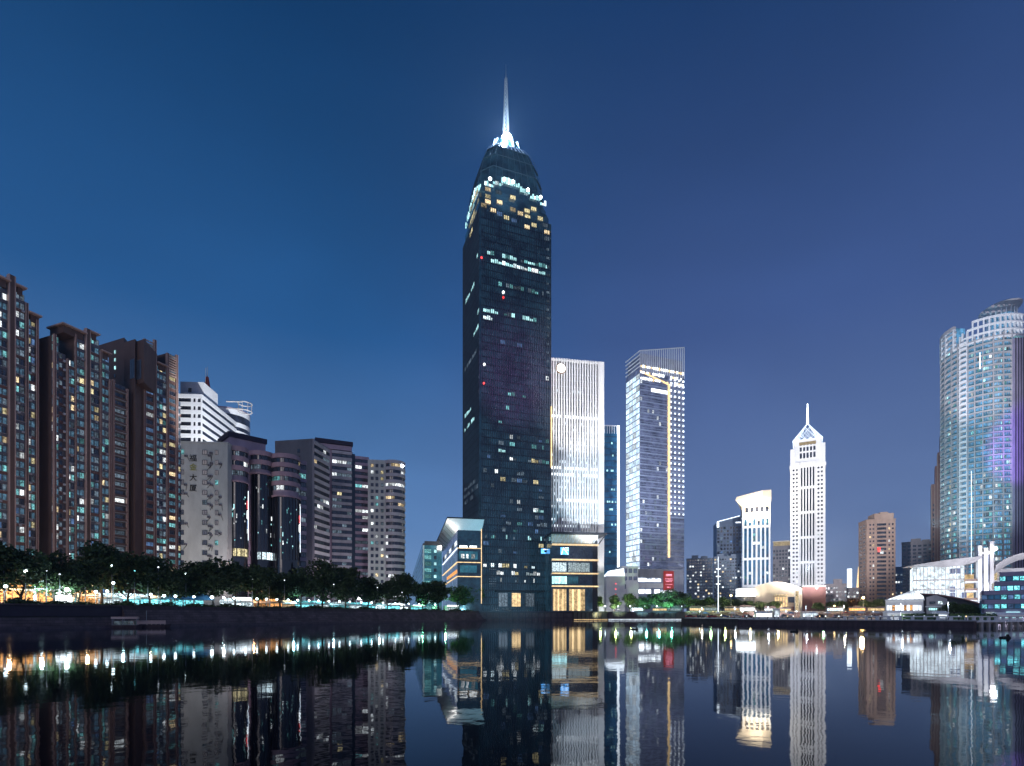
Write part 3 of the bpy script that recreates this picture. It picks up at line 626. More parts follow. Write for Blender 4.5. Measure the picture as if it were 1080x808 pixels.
for y, k0, k1, mm in ((262, 0, 4, L_cyan), (285, 8, 25, L_cyan), (328, 0, 3, L_cyan), (338, 1, 10, L_cyan), (362, 4, 26, L_dim), (420, 14, 26, L_cyan), (436, 8, 27, L_cyan), (500, 6, 27, L_dim), (512, 2, 28, L_dim), (521, 10, 26, L_dim)):
    row(LV(y), k0, k1, [mm], .92, 2, b.left, md)
b.flush(98)
for k in range(11):   # column of stair lights near the left edge, low down
    q = MB(); z = b.h(595 + k * 2.6); q.box(b.front, U(4), U(8), .1, .2, z, z + .25, L_dim); q.build('stair_light', b.root)
q = MB()
for k in range(18): q.box(b.front, W - 3.2, W - 1.2 - rng.random(), .1, .2, b.h(246 + k * 9.5), b.h(246 + k * 9.5) + 1.2, L_dim)
q.build('edge_light', b.root)
q = MB(); q.box(b.front, W - .8, W - .2, .35, .7, b.h(486), b.h(418), L_gold); q.build('light_strip', b.root)
q = MB(); ub0, ub1 = b.u(570.5), b.u(580.5)       # blue rounded sign frame with a dark slot
q.box(b.front, ub0, ub1, .4, .8, b.h(581), b.h(576), L_sign); q.box(b.front, ub0 + 1.6, ub1 - 2.2, .8, .9, b.h(579.8), b.h(577.4), navy); q.box(b.front, ub0 + 1.0, ub1 - 1.0, .8, .88, b.h(576.8), b.h(576.3), L_signw); q.build('sign', b.root)
for (px, y, m, r) in ((507.5, 272, L_red, .55), (530.5, 303.5, L_signw, .7), (530.5, 309, L_red, .6), (510.5, 384, L_signw, .65), (510, 404, L_red, .5)):
    q = MB(); q.ball((b.u(px), -.6, b.h(y)), r, m); q.build('beacon', b.root)
# upper lit rooms
wm = [L_warm, L_yel, L_warm]
fz = lambda s: (1 - s)
for i, (px, y, m) in enumerate(((510, 197, L_warm), (510, 204.5, L_yel), (510.5, 210, L_warm), (510, 216, L_warm), (520, 218, L_warm), (527, 207, L_warm), (527, 220, L_blue), (534, 222, L_yel), (541, 198, L_yel), (541, 211, L_warm), (542, 223, L_blue),
                             (549, 213, L_warm), (556, 208, L_yel), (556.5, 214.5, L_yel), (563, 204, L_yel), (563, 222, L_yel), (570, 212.5, L_yel), (556, 226, L_warm), (577, 226, L_warm), (575, 219, L_dim), (526, 197, L_dim), (580, 233, L_dim))):
    z = b.h(y); o = -D * .045 + .12 if z > H1 + 12 else (-D * .015 + .15 if z > H1 else .2)
    o = max(o, .1) if z < H1 else o + .35
    uu = min(max(b.u(px), 4.6 if z > H1 else 1), W - 5.6 if z > H1 else W - 3)
    b.win(b.front, uu - 1.6, uu + 1.6, z - 1.1, z + 1.1, o, m, 2, darkm)
for k in range(11):
    y = 200 + k * 4.6; v = 4 + (k * 2.1) % 9 + k * 1.0
    b.win(b.left, v, v + 2.4, b.h(y, 0, v) - 1.1, b.h(y, 0, v) + 1.1, -.02 if b.h(y, 0, v) > H1 else .2, L_yel, 1, darkm)
b.flush(name='lit_window')
cr = MB(); hz_ = b.h(154, 0, 18); zz = [H2 + (hz_ - H2) * t for t in (0, .28, .56, .8, 1)]; ss = [.92, .86, .77, .63, .43]
cr.ring([octo(W / 2 * s, D / 2 * s, 6.8 * s, z) for s, z in zip(ss, zz)], gl_main)
for k in range(9):     # crown ribs
    t = -.8 + 1.6 * k / 8
    for i in range(4):
        x0, x1 = cx + t * W / 2 * ss[i], cx + t * W / 2 * ss[i + 1]
        cr.bar((x0, cy - D / 2 * ss[i] - .1, zz[i]), (x1, cy - D / 2 * ss[i + 1] - .1, zz[i + 1]), .11, mullm, 4)
        y0, y1 = cy + t * D / 2 * ss[i], cy + t * D / 2 * ss[i + 1]
        cr.bar((cx - W / 2 * ss[i] - .1, y0, zz[i]), (cx - W / 2 * ss[i + 1] - .1, y1, zz[i + 1]), .11, mullm, 4)
for k, z in zip(ss[1:4], zz[1:4]): cr.ring([octo(W / 2 * k + .3, D / 2 * k + .3, 6.6 * k, z - .2), octo(W / 2 * k + .2, D / 2 * k + .2, 6.6 * k, z + .2)], mullm)
cro = cr.build('crown', b.root)
for fr_, L, off in ((b.front, W, D * .045), (b.left, D, W * .045)):   # the stepped cyan band below the crown
    n = 30
    for k in range(n):
        t = (k + .5) / n; dz = 6.5 * (1 - abs(2 * t - .85)) - 3.5
        dz = round(dz / 2.0) * 2.0
        q = MB(); h_ = rng.uniform(.9, 3.4)
        q.box(fr_, L * (.07 + .86 * k / n), L * (.07 + .86 * (k + rng.uniform(.5, .95)) / n), -off + .5, -off + 1.0, H2 - 3 + dz, H2 - 3 + dz + h_, L_cyan if rng.random() < .72 else L_shop)
        q.build('crown_light', cro)
for t in (.14, .33, .45, .66, .84):
    q = MB(); q.ball((W * t, D * .045 - 1.4, H2 - 1.5 + round((6.5 * (1 - abs(2 * t - .85)) - 3.5) / 2) * 2), .85, L_star); q.build('flood_light', cro)
hz = zz[-1]
lt = MB(); lt.ring([octo(8.3, 7.3, 2.5, hz), octo(5.6, 5.2, 2.0, hz + 6), octo(3.2, 3.0, 1, hz + 8)], gl_teal)
lt.build('lantern_core', b.root)
for k in range(14):
    a = 2 * math.pi * k / 14; q = MB(); r0, r1 = 8.9, 6.6; hh = 5.5 + 2.5 * ((k * 5) % 3) / 2
    p0 = Vector((cx + r0 * math.cos(a), cy + r0 * math.sin(a) * .9, hz - 3)); p1 = Vector((cx + r1 * math.cos(a), cy + r1 * math.sin(a) * .9, hz + hh))
    q.bar(p0, p1, .75, L_crown, 4, .5); q.build('lantern_fin', b.root)
q = MB(); q.ball((cx, cy - 1.5, hz + 8.5), 3.2, L_hot, 14); q.build('beacon', b.root)
sp = MB(); zs, ze = hz + 8, PZ(66, 306) - G
for i in range(4):
    dx, dy = ((-1, -1), (1, -1), (1, 1), (-1, 1))[i]
    sp.bar((cx + dx * 1.5, cy + dy * 1.5, zs), (cx + dx * .5, cy + dy * .5, ze - 8), .22, slabc, 5, .15)
n = 16
for k in range(n):
    t0, t1 = k / n, (k + 1) / n; r0, r1 = 1.5 - t0, 1.5 - t1; za, zb = zs + (ze - 8 - zs) * t0, zs + (ze - 8 - zs) * t1
    for (ax, ay, bx, by) in ((-1, -1, 1, -1), (1, -1, 1, 1), (-1, -1, -1, 1)):
        sp.bar((cx + ax * r0, cy + ay * r0, za), (cx + bx * r1, cy + by * r1, zb), .11, slabc, 4); sp.bar((cx + bx * r0, cy + by * r0, za), (cx + ax * r1, cy + ay * r1, zb), .11, slabc, 4)
        sp.bar((cx + ax * r0, cy + ay * r0, za), (cx + bx * r0, cy + by * r0, za), .12, slabc, 4)
sp.bar((cx, cy, ze - 8), (cx, cy, ze), .3, metal, 5, .08); sp.build('spire', b.root)
pd = MB()     # three recessed entrance bays
for k, pa in enumerate((525.5, 539.5, 554)):
    ua = b.u(pa); q = MB(); z1 = b.h(625); q.box(b.front, ua, ua + 5.2, .3, .5, 3, z1, L_lobby if k == 1 else L_dim); 
    for j in range(4): q.box(b.front, ua + j * 1.7, ua + j * 1.7 + .12, .5, .6, 3, z1, darkm)
    q.build('entrance_glass', b.root)
pd.box(b.front, b.u(522), b.u(572), .05, 2.6, b.h(624), b.h(622.5), darkm); pd.build('entrance_canopy', b.root)

# ================================================================ white finned tower
b = FT = Bld('office_tower', 'white tower of tall vertical fins with a glowing round emblem, right of the tallest tower', 581, 303, 10.5, 637, D=30, cat='office tower')
H = b.h(377); u6 = b.u(631); c = MB(); c.box(b.front, 0, u6, -b.D, -1.5, 0, H - .6, gl_slot); c.build('glazing', b.root)
sl = MB(); sl.box(b.front, u6, b.W, -b.D, .3, 0, H, whitew); sl.build('side_slab', b.root)
fn = MB(); N = 18
for k in range(N + 1):
    u = u6 * k / N; fn.box(b.front, u - .42, u + .42, -1.5, .3, 0, H, whitew)
fn.build('fin', b.root)
fb = MB(); nf = int(H / 3.7)
for k in range(nf): z = k * 3.7; fb.box(b.front, .34, u6 - .34, -1.5, -1.3, z, z + .8, bluegrey)
fb.box(b.front, .3, u6, -.9, -.15, H - 1.4, H - .3, whitew); fb.build('floor_band', b.root)
for k in range(12, nf - 1):
    full = k in (21, 22, 17) or (k == 30)
    for j in range(N):
        u0, u1 = u6 * j / N + .45, u6 * (j + 1) / N - .45
        m = gl_d if rng.random() > (.92 if full else max(.08, .75 - .035 * (k - 12)) * (.35 + .65 * ((k * 7) % 3 > 0))) else (L_signw if full else L_hall)
        if k == 33 and not (9 < j < 15): m = gl_d
        b.win(b.front, u0, u1, k * 3.7 + .85, k * 3.7 + (2.2 if m is not gl_d else 3.65), -1.0, gl_slot if m is gl_d else m, 0, None, 1 if m is gl_d else 2)
b.flush(98)
cx_, cz_ = b.u(591.5), b.h(388)
q = MB(); ringl = lambda r, y: [(cx_ + r * math.cos(t), y, cz_ + r * math.sin(t)) for t in [2 * math.pi * k / 28 for k in range(28)]]
q.ring([ringl(2.9, -.3), ringl(2.9, -.8)], L_or); q.ring([ringl(2.45, -.8), ringl(2.45, -.95)], L_signw); q.build('round_emblem', b.root)

b = PO = Bld('podium_block', 'dark podium with gold light bands and a warm lobby, below the white fins', 581.5, 280, 8, 633, D=18, cat='podium')
H = b.h(563); c = MB(); c.box(b.front, 0, b.W - 1.5, -b.D, 0, 0, H, gl_main); c.box(b.front, b.W - 4.2, b.W - 1.5, 0, .3, 0, H - 3, darkm); c.build('wall', b.root)
rf = MB(); rf.box(b.front, -.4, b.W + 3.2, -b.D, 2.6, H - .2, H + .8, darkm); rf.build('roof', b.root)
tr = MB(); zA, zB = b.h(572.5), H - .3
n = 11
for k in range(n):
    a0 = (b.W - 1.5) * k / n; a1 = (b.W - 1.5) * (k + 1) / n
    tr.bar((a0, -.6, zA), (a1, -.6, zB), .16, whitew, 4); tr.bar((a1, -.6, zB), (a1, -.6, zA), .14, whitew, 4)
tr.bar((b.W - 1.5, -.6, zA - 1), (b.W + 2.5, -2, H), .3, darkm, 5)
tr.box(b.front, 0, b.W - 1.5, .05, .2, zA, zB, creamw); tr.build('truss', b.root)
for y, m in ((574, 1.0), (590, 1.0), (604.5, .8), (618, .8)):
    q = MB(); z = b.h(y); q.box(b.front, 0, b.W - 1.2, 0, 1.5, z - .45 * m, z + .35 * m, creamw); q.box(b.front, .1, b.W - 1.3, 1.5, 1.6, z - .3, z + .1, L_gold); q.box(b.front, 0, b.W - 1.4, .3, 1.3, z - .55 * m, z - .47 * m, L_gold); q.build('light_band', b.root)
for (pa, pb, ya, yb, m, n) in ((582, 597.5, 603, 593, L_shop, 3), (599, 622, 603, 593, L_shop, 4), (582, 598, 616, 607.5, L_cyan, 4), (598.5, 610, 616, 607.5, gl_teal, 3), (610.5, 628, 616, 607.5, gl_d, 4), (591, 600, 585, 577, L_sign, 1), (600, 630, 588.5, 577, gl_d, 5)):
    b.win(b.front, b.u(pa), b.u(pb), b.h(ya), b.h(yb), .15, m, n, darkm, 1)
for (pa, pb) in ((583, 597.5), (600, 617)): b.win(b.front, b.u(pa), b.u(pb), .6, b.h(621), .2, L_lobby, 6, brownd, 2)
b.flush()
for (pa, pb) in ((584, 585.2), (588, 589.4), (593, 594), (603, 605), (609, 612)):
    q = MB(); q.box(b.front, b.u(pa), b.u(pb), .35, .5, .6, b.h(621.5), L_gold); q.build('curtain', b.root)
q = MB(); z0 = b.h(584.8); u0 = b.u(592)   # letter-like mark on the blue sign
q.bar((u0, -.5, z0), (u0 + 1.0, -.5, z0 + 3.6), .18, L_signw, 4); q.bar((u0 + 1.0, -.5, z0 + 3.6), (u0 + 3.6, -.5, z0), .18, L_signw, 4); q.bar((u0 + 2.0, -.5, z0 + 3.6), (u0 + 3.8, -.5, z0 + 3.6), .16, L_signw, 4); q.bar((u0 + 2.4, -.5, z0 + 2.4), (u0 + 3.8, -.5, z0 + 2.4), .16, L_signw, 4); q.build('sign_mark', b.root)

# ================================================================ slim blue tower, low white block
b = Bld('office_tower', 'slim blue glass tower with a white edge strip, left of the silver tower', 630, 350, 6, 653.3, D=20, cat='office tower')
H = b.h(448); c = MB(); c.box(b.front, 0, b.W - 1.5, -b.D, 0, 0, H - 4, gl_blue); c.build('glazing', b.root)
q = MB(); q.box(b.front, b.W - 1.5, b.W, -b.D, .3, 0, H, L_led); q.build('edge_strip', b.root)
q = MB(); q.box(b.front, 0, b.W - 1.5, -b.D, -.6, H - 4, H - .6, gl_blue); q.box(b.front, 0, b.W - 1.5, -.5, .1, H - .5, H, whitew)
for k in range(9): q.box(b.front, (b.W - 2) * k / 8, (b.W - 2) * k / 8 + .35, -.5, .2, H - 5.5, H - .5, whitew)
q.build('crown_screen', b.root)
fl = MB()
for k in range(int(H / 4)): fl.box(b.front, 0, b.W - 1.5, 0, .1, k * 4, k * 4 + .35, navy)
fl.build('floor_band', b.root)
for y, n in ((496, 3), (516, 2), (529, 4), (537, 3), (553, 3), (467, 1), (480, 1), (582, 1)):
    for j in range(n): u = b.u(639.5) + rng.uniform(.0, 6); b.win(b.front, u, u + .9, b.h(y) - .6, b.h(y) + .6, .14, L_cyan, 0, None)
b.flush()
b = Bld('annex_block', 'low windowless white block glowing at the foot of the slim blue tower', 639.5, 320, 4, 659, D=16, cat='low building')
H = b.h(607.5); c = MB(); c.box(b.front, 0, b.W, -b.D, 0, 0, H, whitew); c.build('wall', b.root)
rg = MB(); rg.ring([[(0, .2, H), (b.W, .2, H), (b.W, 9, H), (0, 9, H)], [(3, 2, b.h(601.5)), (b.W, 2, b.h(599)), (b.W, 8, b.h(599)), (3, 8, b.h(601.5))]], L_led); rg.build('roof_light', b.root)
for k in range(3): b.win(b.front, 5.5, 6.0, H - 5 - k * 3.2, H - 4.4 - k * 3.2, .08, L_red, 0, None)
b.flush(name='spot_lamp')
b = Bld('annex_block', 'pale bluish block with blank walls against the foot of the silver tower', 656, 335, 6, 673, D=14, cat='low building')
H = b.h(597); c = MB(); c.box(b.front, 0, b.W, -b.D, 0, 0, H, whitew); c.box(b.front, b.W * .25, b.W, 0, .5, 0, b.h(612), whitew); c.build('wall', b.root)
for k in range(3):
    for j in range(3): b.win(b.front, 1 + j * 3.2, 3.4 + j * 3.2, H - 4.5 - k * 5, H - 1.5 - k * 5, .1 if True else 0, gl_louv, 1, slabc)
b.flush()

# ================================================================ silver tower with the gold line
b = ST = Bld('office_tower', 'silver glass tower with a gold light line, dotted lights and a slanting screen crown', 675, 372, 20, 721.5, 660, cat='office tower')
W, D = b.W, b.D; H = b.h(388); ug = b.u(704.5)
c = MB(); c.box(b.front, 0, W, -D, 0, 0, H, gl_louv); c.build('glazing', b.root)
bd = MB(); nf = int(H / 4.0)
for k in range(3, nf):
    z = k * 4.0
    bd.box(b.front, 0, ug, 0, .5, z, z + .8, louv); bd.box(b.front, 0, ug, .1, .4, z + 2.0, z + 2.2, louv); bd.box(b.left, 0, D, 0, .4, z, z + .4, louv)
    bd.box(b.front, ug, W, 0, .25, z, z + 1.2, louv)
bd.build('floor_band', b.root)
for k in range(5, nf):
    z = k * 4.0
    for j in range(4): b.win(b.left, .4 + (D - .8) * j / 4, .4 + (D - .8) * (j + 1) / 4 - .2, z + .5, z + 3.95, .1, rng.choice((L_face, L_face, L_face, L_hall)), 1, slabc, 1)
    for j in range(12):
        lo = k < 20; r = rng.random()
        if r < (.24 if lo else .05): b.win(b.front, ug * j / 12 + .2, ug * (j + 1) / 12 - .2, z + 1.0, z + 3.4, .12, L_white if r < .05 else L_dim, 1, louv, 2)
b.flush(98)
for k in range(18, nf + 1):
    for j in range(4):
        u = ug + 2.0 + (W - ug - 3.2) * j / 3; z = k * 4.0 - 1.0
        b.win(b.front, u - .62, u + .62, z - .62, z + .62, .8, L_signw if k > nf - 4 else L_led, 0, None, k)
b.flush(96, 'led_lamp')
cs = MB(); zL = b.h(369.5); zR = b.h(366.2, W)
for k in range(24):
    u = W * k / 23; zt = zL + (zR - zL) * k / 23; cs.box(b.front, max(0, u - .22), u + .22, -.2, .3, H - 2, zt, whitew)
    if k < 23:
        u2 = W * (k + 1) / 23; zt2 = zL + (zR - zL) * (k + 1) / 23
        cs.hexa([(u, -.3, zt - .5), (u2, -.3, zt2 - .5), (u2, .3, zt2 - .5), (u, .3, zt - .5), (u, -.3, zt), (u2, -.3, zt2), (u2, .3, zt2), (u, .3, zt)], whitew)
for k in range(5): z = H + 1 + k * (zL - H - 1.5) / 4; cs.box(b.left, 0, D, -.2, .3, z, z + .6, whitew)
cs.box(b.front, .2, W - .2, -2.0, -1.6, H, min(zL, zR) - 1, gl_louv); cs.box(b.left, .2, D, -2.0, -1.6, H, min(zL, zR) - 1, gl_louv); cs.build('crown_screen', b.root)
for k in range(22):      # bright crown lettering, too blurred to read, kept as bars of light
    u = .8 + (W - 2.2) * k / 21; z = H + 1.2 - .0 * k
    for r_ in range(3):
        if r_ and rng.random() < .25: continue
        q = MB(); hh = rng.uniform(.9, 2.2); q.box(b.front, u - .55, u + .5, .4, .7, z - r_ * 4.2 - hh / 2, z - r_ * 4.2 + hh / 2, L_signw if rng.random() < .6 else L_gold); q.build('crown_lamp', b.root)
gd = MB(); zc0, zc1 = b.h(391.5), b.h(405.5, ug)
gd.hexa([(0, -.6, zc0 - .5), (ug, -.6, zc1 - .5), (ug, .1, zc1 - .5), (0, .1, zc0 - .5), (0, -.6, zc0 + .5), (ug, -.6, zc1 + .5), (ug, .1, zc1 + .5), (0, .1, zc0 + .5)], L_gold)
gd.box(b.front, ug - .3, ug + 1.1, .1, 1.0, b.h(588, ug), zc1, L_gold); gd.build('gold_line', b.root)
q = MB(); q.box(b.front, b.u(686.5), b.u(703.5), .55, .75, b.h(413.6, 10), b.h(410.2, 10), L_signw); q.build('lit_sign', b.root)
b = Bld('podium_block', 'grey shopping podium with three lit screens and a red banner, below the silver tower', 671, 352, 10, 721, D=16, cat='podium')
H = b.h(600); c = MB(); c.box(b.front, 0, b.W, -b.D, 0, 0, H, louv)
for k in range(26): u = b.u(672) + k * .85; c.box(b.front, u, u + .3, 0, .3, b.h(609), H, slabc)
c.box(b.front, 0, b.u(699), 0, .4, b.h(620), b.h(615), whitew); c.build('wall', b.root)
for k in range(15):
    q = MB(); u = b.u(673) + (b.u(697) - b.u(673)) * k / 15; q.box(b.front, u, u + .75, .3, .5, b.h(613.2) , b.h(609.6 + rng.uniform(0, 1.2)), L_signw); q.build('sign_letter', b.root)
for pa in (673.5, 680.5, 690): b.win(b.front, b.u(pa), b.u(pa + 6), b.h(626), b.h(621.5), .25, L_signw, 0, darkm)
b.flush(name='screen')
q = MB(); ua, ub = b.u(699.5), b.u(710); q.box(b.front, ua, ub, .3, .9, b.h(622.5), b.h(602), L_screen); bno = q.build('banner', b.root)
q = MB()
for k, (y, w_) in enumerate(((605.5, .6), (606.8, .6), (610, .75), (611.5, .75), (613, .6), (616, .7), (619, .4))): q.box(b.front, ua + (ub - ua) * (.5 - w_ / 2), ua + (ub - ua) * (.5 + w_ / 2), .9, 1.0, b.h(y + .5), b.h(y - .3), L_pink)
q.build('banner_lettering', bno)
q = MB(); q.box(b.front, b.u(697.5), b.u(711), .3, .6, b.h(624.5), b.h(623), L_signw); q.build('light_band', b.root)
# ================================================================ far blocks behind the right shore
def plain(name, label, pxc, Y, a, pxr, pxl, top, wallm, wm, step, cols, cat='apartment block', base=G, D=14, roofs=(), par=1.3, band=None, group=None, lcols=4, lim=95):
    b = Bld(name, label, pxc, Y, a, pxr, pxl, D=D, base=base, cat=cat, group=group)
    H = b.h(top); c = MB(); c.box(b.front, 0, b.W, -b.D, 0, 0, H, wallm)
    for (f0, f1, y) in roofs: c.box(b.front, b.W * f0, b.W * f1, -b.D * .8, -1, H, b.h(y), wallm)
    c.box(b.front, -.2, b.W + .2, -b.D - .2, .25, H, H + .9, wallm); c.build('wall', b.root)
    bm = MB()
    if band:
        for k in range(int(H / step)): bm.box(b.front, 0, b.W, 0, .3, k * step, k * step + par * .6, band)
        bm.build('floor_band', b.root)
    for k in range(1, int(H / step)):
        z = k * step
        for j in range(cols):
            if rng.random() < .12: continue
            m = pick(wm); b.win(b.front, b.W * (j + .18) / cols, b.W * (j + .82) / cols, z + par, z + step - .4, .08, m, 0, None, 2 if m.name.startswith(('lit', 'dim')) else 1)
        if b.D > 4 and pxl:
            for j in range(lcols):
                m = pick(wm); b.win(b.left, b.D * (j + .2) / lcols, b.D * (j + .8) / lcols, z + par, z + step - .4, .08, m, 0, None, 0)
    b.flush(lim); return b
FARW = [(gl_d, .66), (L_dim, .20), (L_white, .12), (L_warm, .02)]
hz = mat('hazy grey blue render', (.20, .24, .32)); hz2 = mat('hazy slate render', (.13, .17, .25)); hz3 = mat('hazy taupe render', (.22, .20, .22))  # distance haze is mixed into these wall colours
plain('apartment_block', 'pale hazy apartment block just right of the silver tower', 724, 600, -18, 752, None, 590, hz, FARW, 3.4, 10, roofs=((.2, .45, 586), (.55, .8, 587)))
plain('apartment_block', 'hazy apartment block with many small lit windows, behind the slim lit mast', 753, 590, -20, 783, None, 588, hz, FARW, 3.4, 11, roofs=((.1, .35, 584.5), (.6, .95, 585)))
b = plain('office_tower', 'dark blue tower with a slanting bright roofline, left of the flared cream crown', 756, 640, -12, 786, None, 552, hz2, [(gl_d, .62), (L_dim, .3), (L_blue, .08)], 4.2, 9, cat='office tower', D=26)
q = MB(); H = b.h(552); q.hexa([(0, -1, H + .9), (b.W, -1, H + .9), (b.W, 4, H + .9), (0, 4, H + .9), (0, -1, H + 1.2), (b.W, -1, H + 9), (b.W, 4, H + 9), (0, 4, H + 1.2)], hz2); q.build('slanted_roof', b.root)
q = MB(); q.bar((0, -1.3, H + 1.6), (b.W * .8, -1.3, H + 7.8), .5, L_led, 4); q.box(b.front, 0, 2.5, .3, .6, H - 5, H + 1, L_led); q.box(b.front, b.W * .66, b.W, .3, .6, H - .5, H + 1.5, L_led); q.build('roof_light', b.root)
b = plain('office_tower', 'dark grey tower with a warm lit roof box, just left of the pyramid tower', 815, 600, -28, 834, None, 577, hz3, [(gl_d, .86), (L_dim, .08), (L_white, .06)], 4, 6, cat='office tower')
q = MB(); H = b.h(577); q.box(b.front, .6, b.W - .6, -8, -.3, H + .9, b.h(572), L_warm); q.box(b.front, 0, b.W, -9, 0, b.h(572), b.h(571), creamw); q.build('roof_lantern', b.root)

# ---- cream crowned tower
b = CT = Bld('office_tower', 'white ribbed tower with a flared glowing cream crown', 783, 505, -20, 812.5, D=22, cat='office tower')
W = b.W; H = b.h(546); rad = 40.0
arc = lambda u, o, z, W=W: (u, -o - (1 - ((u - W / 2) / (W / 2)) ** 2) * 2.6, z)
arc.curved = 1; arc.step = 2.2
class _A:      # gently bowed front
    curved = 1; step = 2.0
    def __call__(s, u, o, z): return (u, -o - (1 - ((u - W / 2) / (W / 2)) ** 2) * 2.6, z)
bow = _A()
c = MB(); c.box(bow, 0, W, -b.D, -.8, 0, H + 5, gl_blue); c.build('glazing', b.root)
rb = MB(); n = 6
for k in range(n + 1):
    u = (W - 1.5) * k / n; rb.box(bow, u, u + 1.5, -.9, .4, 0, H + 6, whitew)
for y in (547, 556.5, 590): rb.box(bow, 0, W, -.8, .2, b.h(y) - 1.1, b.h(y) + 1.1, whitew)
rb.box(bow, 0, W, -.8, .1, b.h(620), b.h(617), whitew); rb.build('rib', b.root)
for k in range(int(H / 4)):
    for j in range(n):
        u0 = (W - 1.5) * j / n + 1.6; u1 = (W - 1.5) * (j + 1) / n - .1
        if rng.random() < .2: b.win(bow, u0, u1, k * 4 + .6, k * 4 + 3.4, -.6, pick([(L_blue, .4), (L_teal, .3), (L_cyan, .15), (L_white, .15)]), 1, darkm)
b.flush(90)
cr = MB(); zA, zB, zC, zD = b.h(543.5), b.h(534), b.h(527), b.h(522)
def lp(e, z, tilt=0.0): return [(-e, .5, z), (W * .3, -2.6 - e * .6, z + tilt * .3), (W * .7, -2.6 - e * .6, z + tilt * .7), (W + e * .15, .2, z + tilt), (W, b.D, z + tilt), (0, b.D, z)]
cr.ring([lp(0, zA - 1), lp(.5, zB), lp(4.5, zC - 2), lp(6.0, zC), lp(5.0, zC + 3, 4.5)], creamw); cro = cr.build('crown', b.root)
for k in range(5):
    q = MB(); u = W * (.1 + .18 * k); q.box(bow, u, u + W * .11, -.1, .85, b.h(541.5), b.h(536.5), gl_d); q.build('crown_window', cro)

# ---- pyramid tower facing the viewer
b = PT = Bld('skyscraper', 'floodlit white tower with a lattice pyramid roof and a needle spire', 833.5, 505, -29, 870.5, D=28, cat='skyscraper')
W = b.W; v = 0
hh = lambda y: b.h(y, W / 2 , 0)
zs_, zt_, zp, za, zn = hh(487), hh(464), hh(462), b.h(446.5, W / 2, 14), b.h(426, W / 2, 14)
c = MB(); c.box(b.front, 0, W, -b.D, -.5, 0, zs_, gl_d); c.box(b.front, 3, W - 3, -b.D + 3, -1.5, zs_, zt_, gl_d); c.build('glazing', b.root)
wl = MB(); step = 3.9; nf = int(zs_ / step)
gx = [0, .065, .13, .175, .24, .285]     # left flank: two columns of square windows
for s in (0, 1):
    X_ = (lambda f: W * f) if s == 0 else (lambda f: W * (1 - f))
    for (f0, f1) in ((0, .07), (.125, .165), (.22, .29)):
        wl.box(b.front, min(X_(f0), X_(f1)), max(X_(f0), X_(f1)), -.5, .25, 0, zs_, whitew)
    for k in range(nf + 1):
        for (f0, f1) in ((.07, .125), (.165, .22)): wl.box(b.front, min(X_(f0), X_(f1)), max(X_(f0), X_(f1)), -.5, .15, k * step, min(zs_, k * step + 2.1), whitew)
for k in range(6): u = W * (.29 + .42 * k / 5); wl.box(b.front, u - .55, u + .55, -.5, .25, 0, zs_, whitew)
for k in range(0, nf, 6): wl.box(b.front, W * .29, W * .71, -.5, .35, k * step, k * step + 2.4, whitew)
wl.box(b.front, -.6, W + .6, -b.D, .6, zs_ - 5.2, zs_ - 2, whitew); wl.box(b.front, 0, W, -b.D, .1, zs_ - 2, zs_, whitew)
wl.box(b.front, 0, .4, -b.D, -.5, 0, zs_, whitew); wl.box(b.front, W - .4, W, -b.D, -.5, 0, zs_, whitew)
for u in (0, W - 4.2): wl.box(b.front, u, u + 4.2, -7, .2, zs_, hh(472 if u == 0 else 469), whitew)
wl.build('wall', b.root)
up = MB(); up.box(b.front, 3, W - 3, -3, -1.4, zs_, zs_ + 4, whitew); up.box(b.front, 3, 7.4, -3, -1.1, zs_, zt_, whitew); up.box(b.front, W - 7.4, W - 3, -3, -1.1, zs_, zt_, whitew)
for k in range(6): u = 7.4 + (W - 14.8) * k / 5; up.box(b.front, u - .5, u + .5, -3, -1.2, zs_, zt_ - 4, whitew)
for z in (zs_ + 9, zt_ - 6): up.box(b.front, 7.4, W - 7.4, -3, -1.15, z, z + 1.6, whitew)
up.box(b.front, 2.5, W - 2.5, -b.D + 3, -.8, zt_ - 1.2, zt_ + .8, whitew); up.build('upper_storey', b.root)
q = MB(); q.box(b.front, 5, W - 5, -1.4, -1.2, zt_ - 4, zt_ - 1.3, L_warm); q.build('lit_gallery', b.root)
for k in range(nf):
    for (f0, f1) in ((.07, .125), (.165, .22), (.78, .835), (.875, .93)):
        b.win(b.front, W * f0 + .05, W * f1 - .05, k * step + 2.15, k * step + 3.85, -.2, gl_d if rng.random() < .96 else L_white, 0, None, 1)
for g in range(0, nf, 6):
    for j in range(5):
        u0 = W * (.29 + .42 * j / 5) + .6; u1 = W * (.29 + .42 * (j + 1) / 5) - .6
        b.win(b.front, u0, u1, g * step + 2.5, min(zs_ - 5.3, (g + 6) * step - .1), -.15, gl_dk, 0, None, 3)
b.flush(95)
py = MB(); ctr = (W / 2, b.D / 2); x0, x1, y0, y1 = 2.2, W - 2.2, .6, b.D - 2.2
cs = [(x0, y0), (x1, y0), (x1, y1), (x0, y1)]
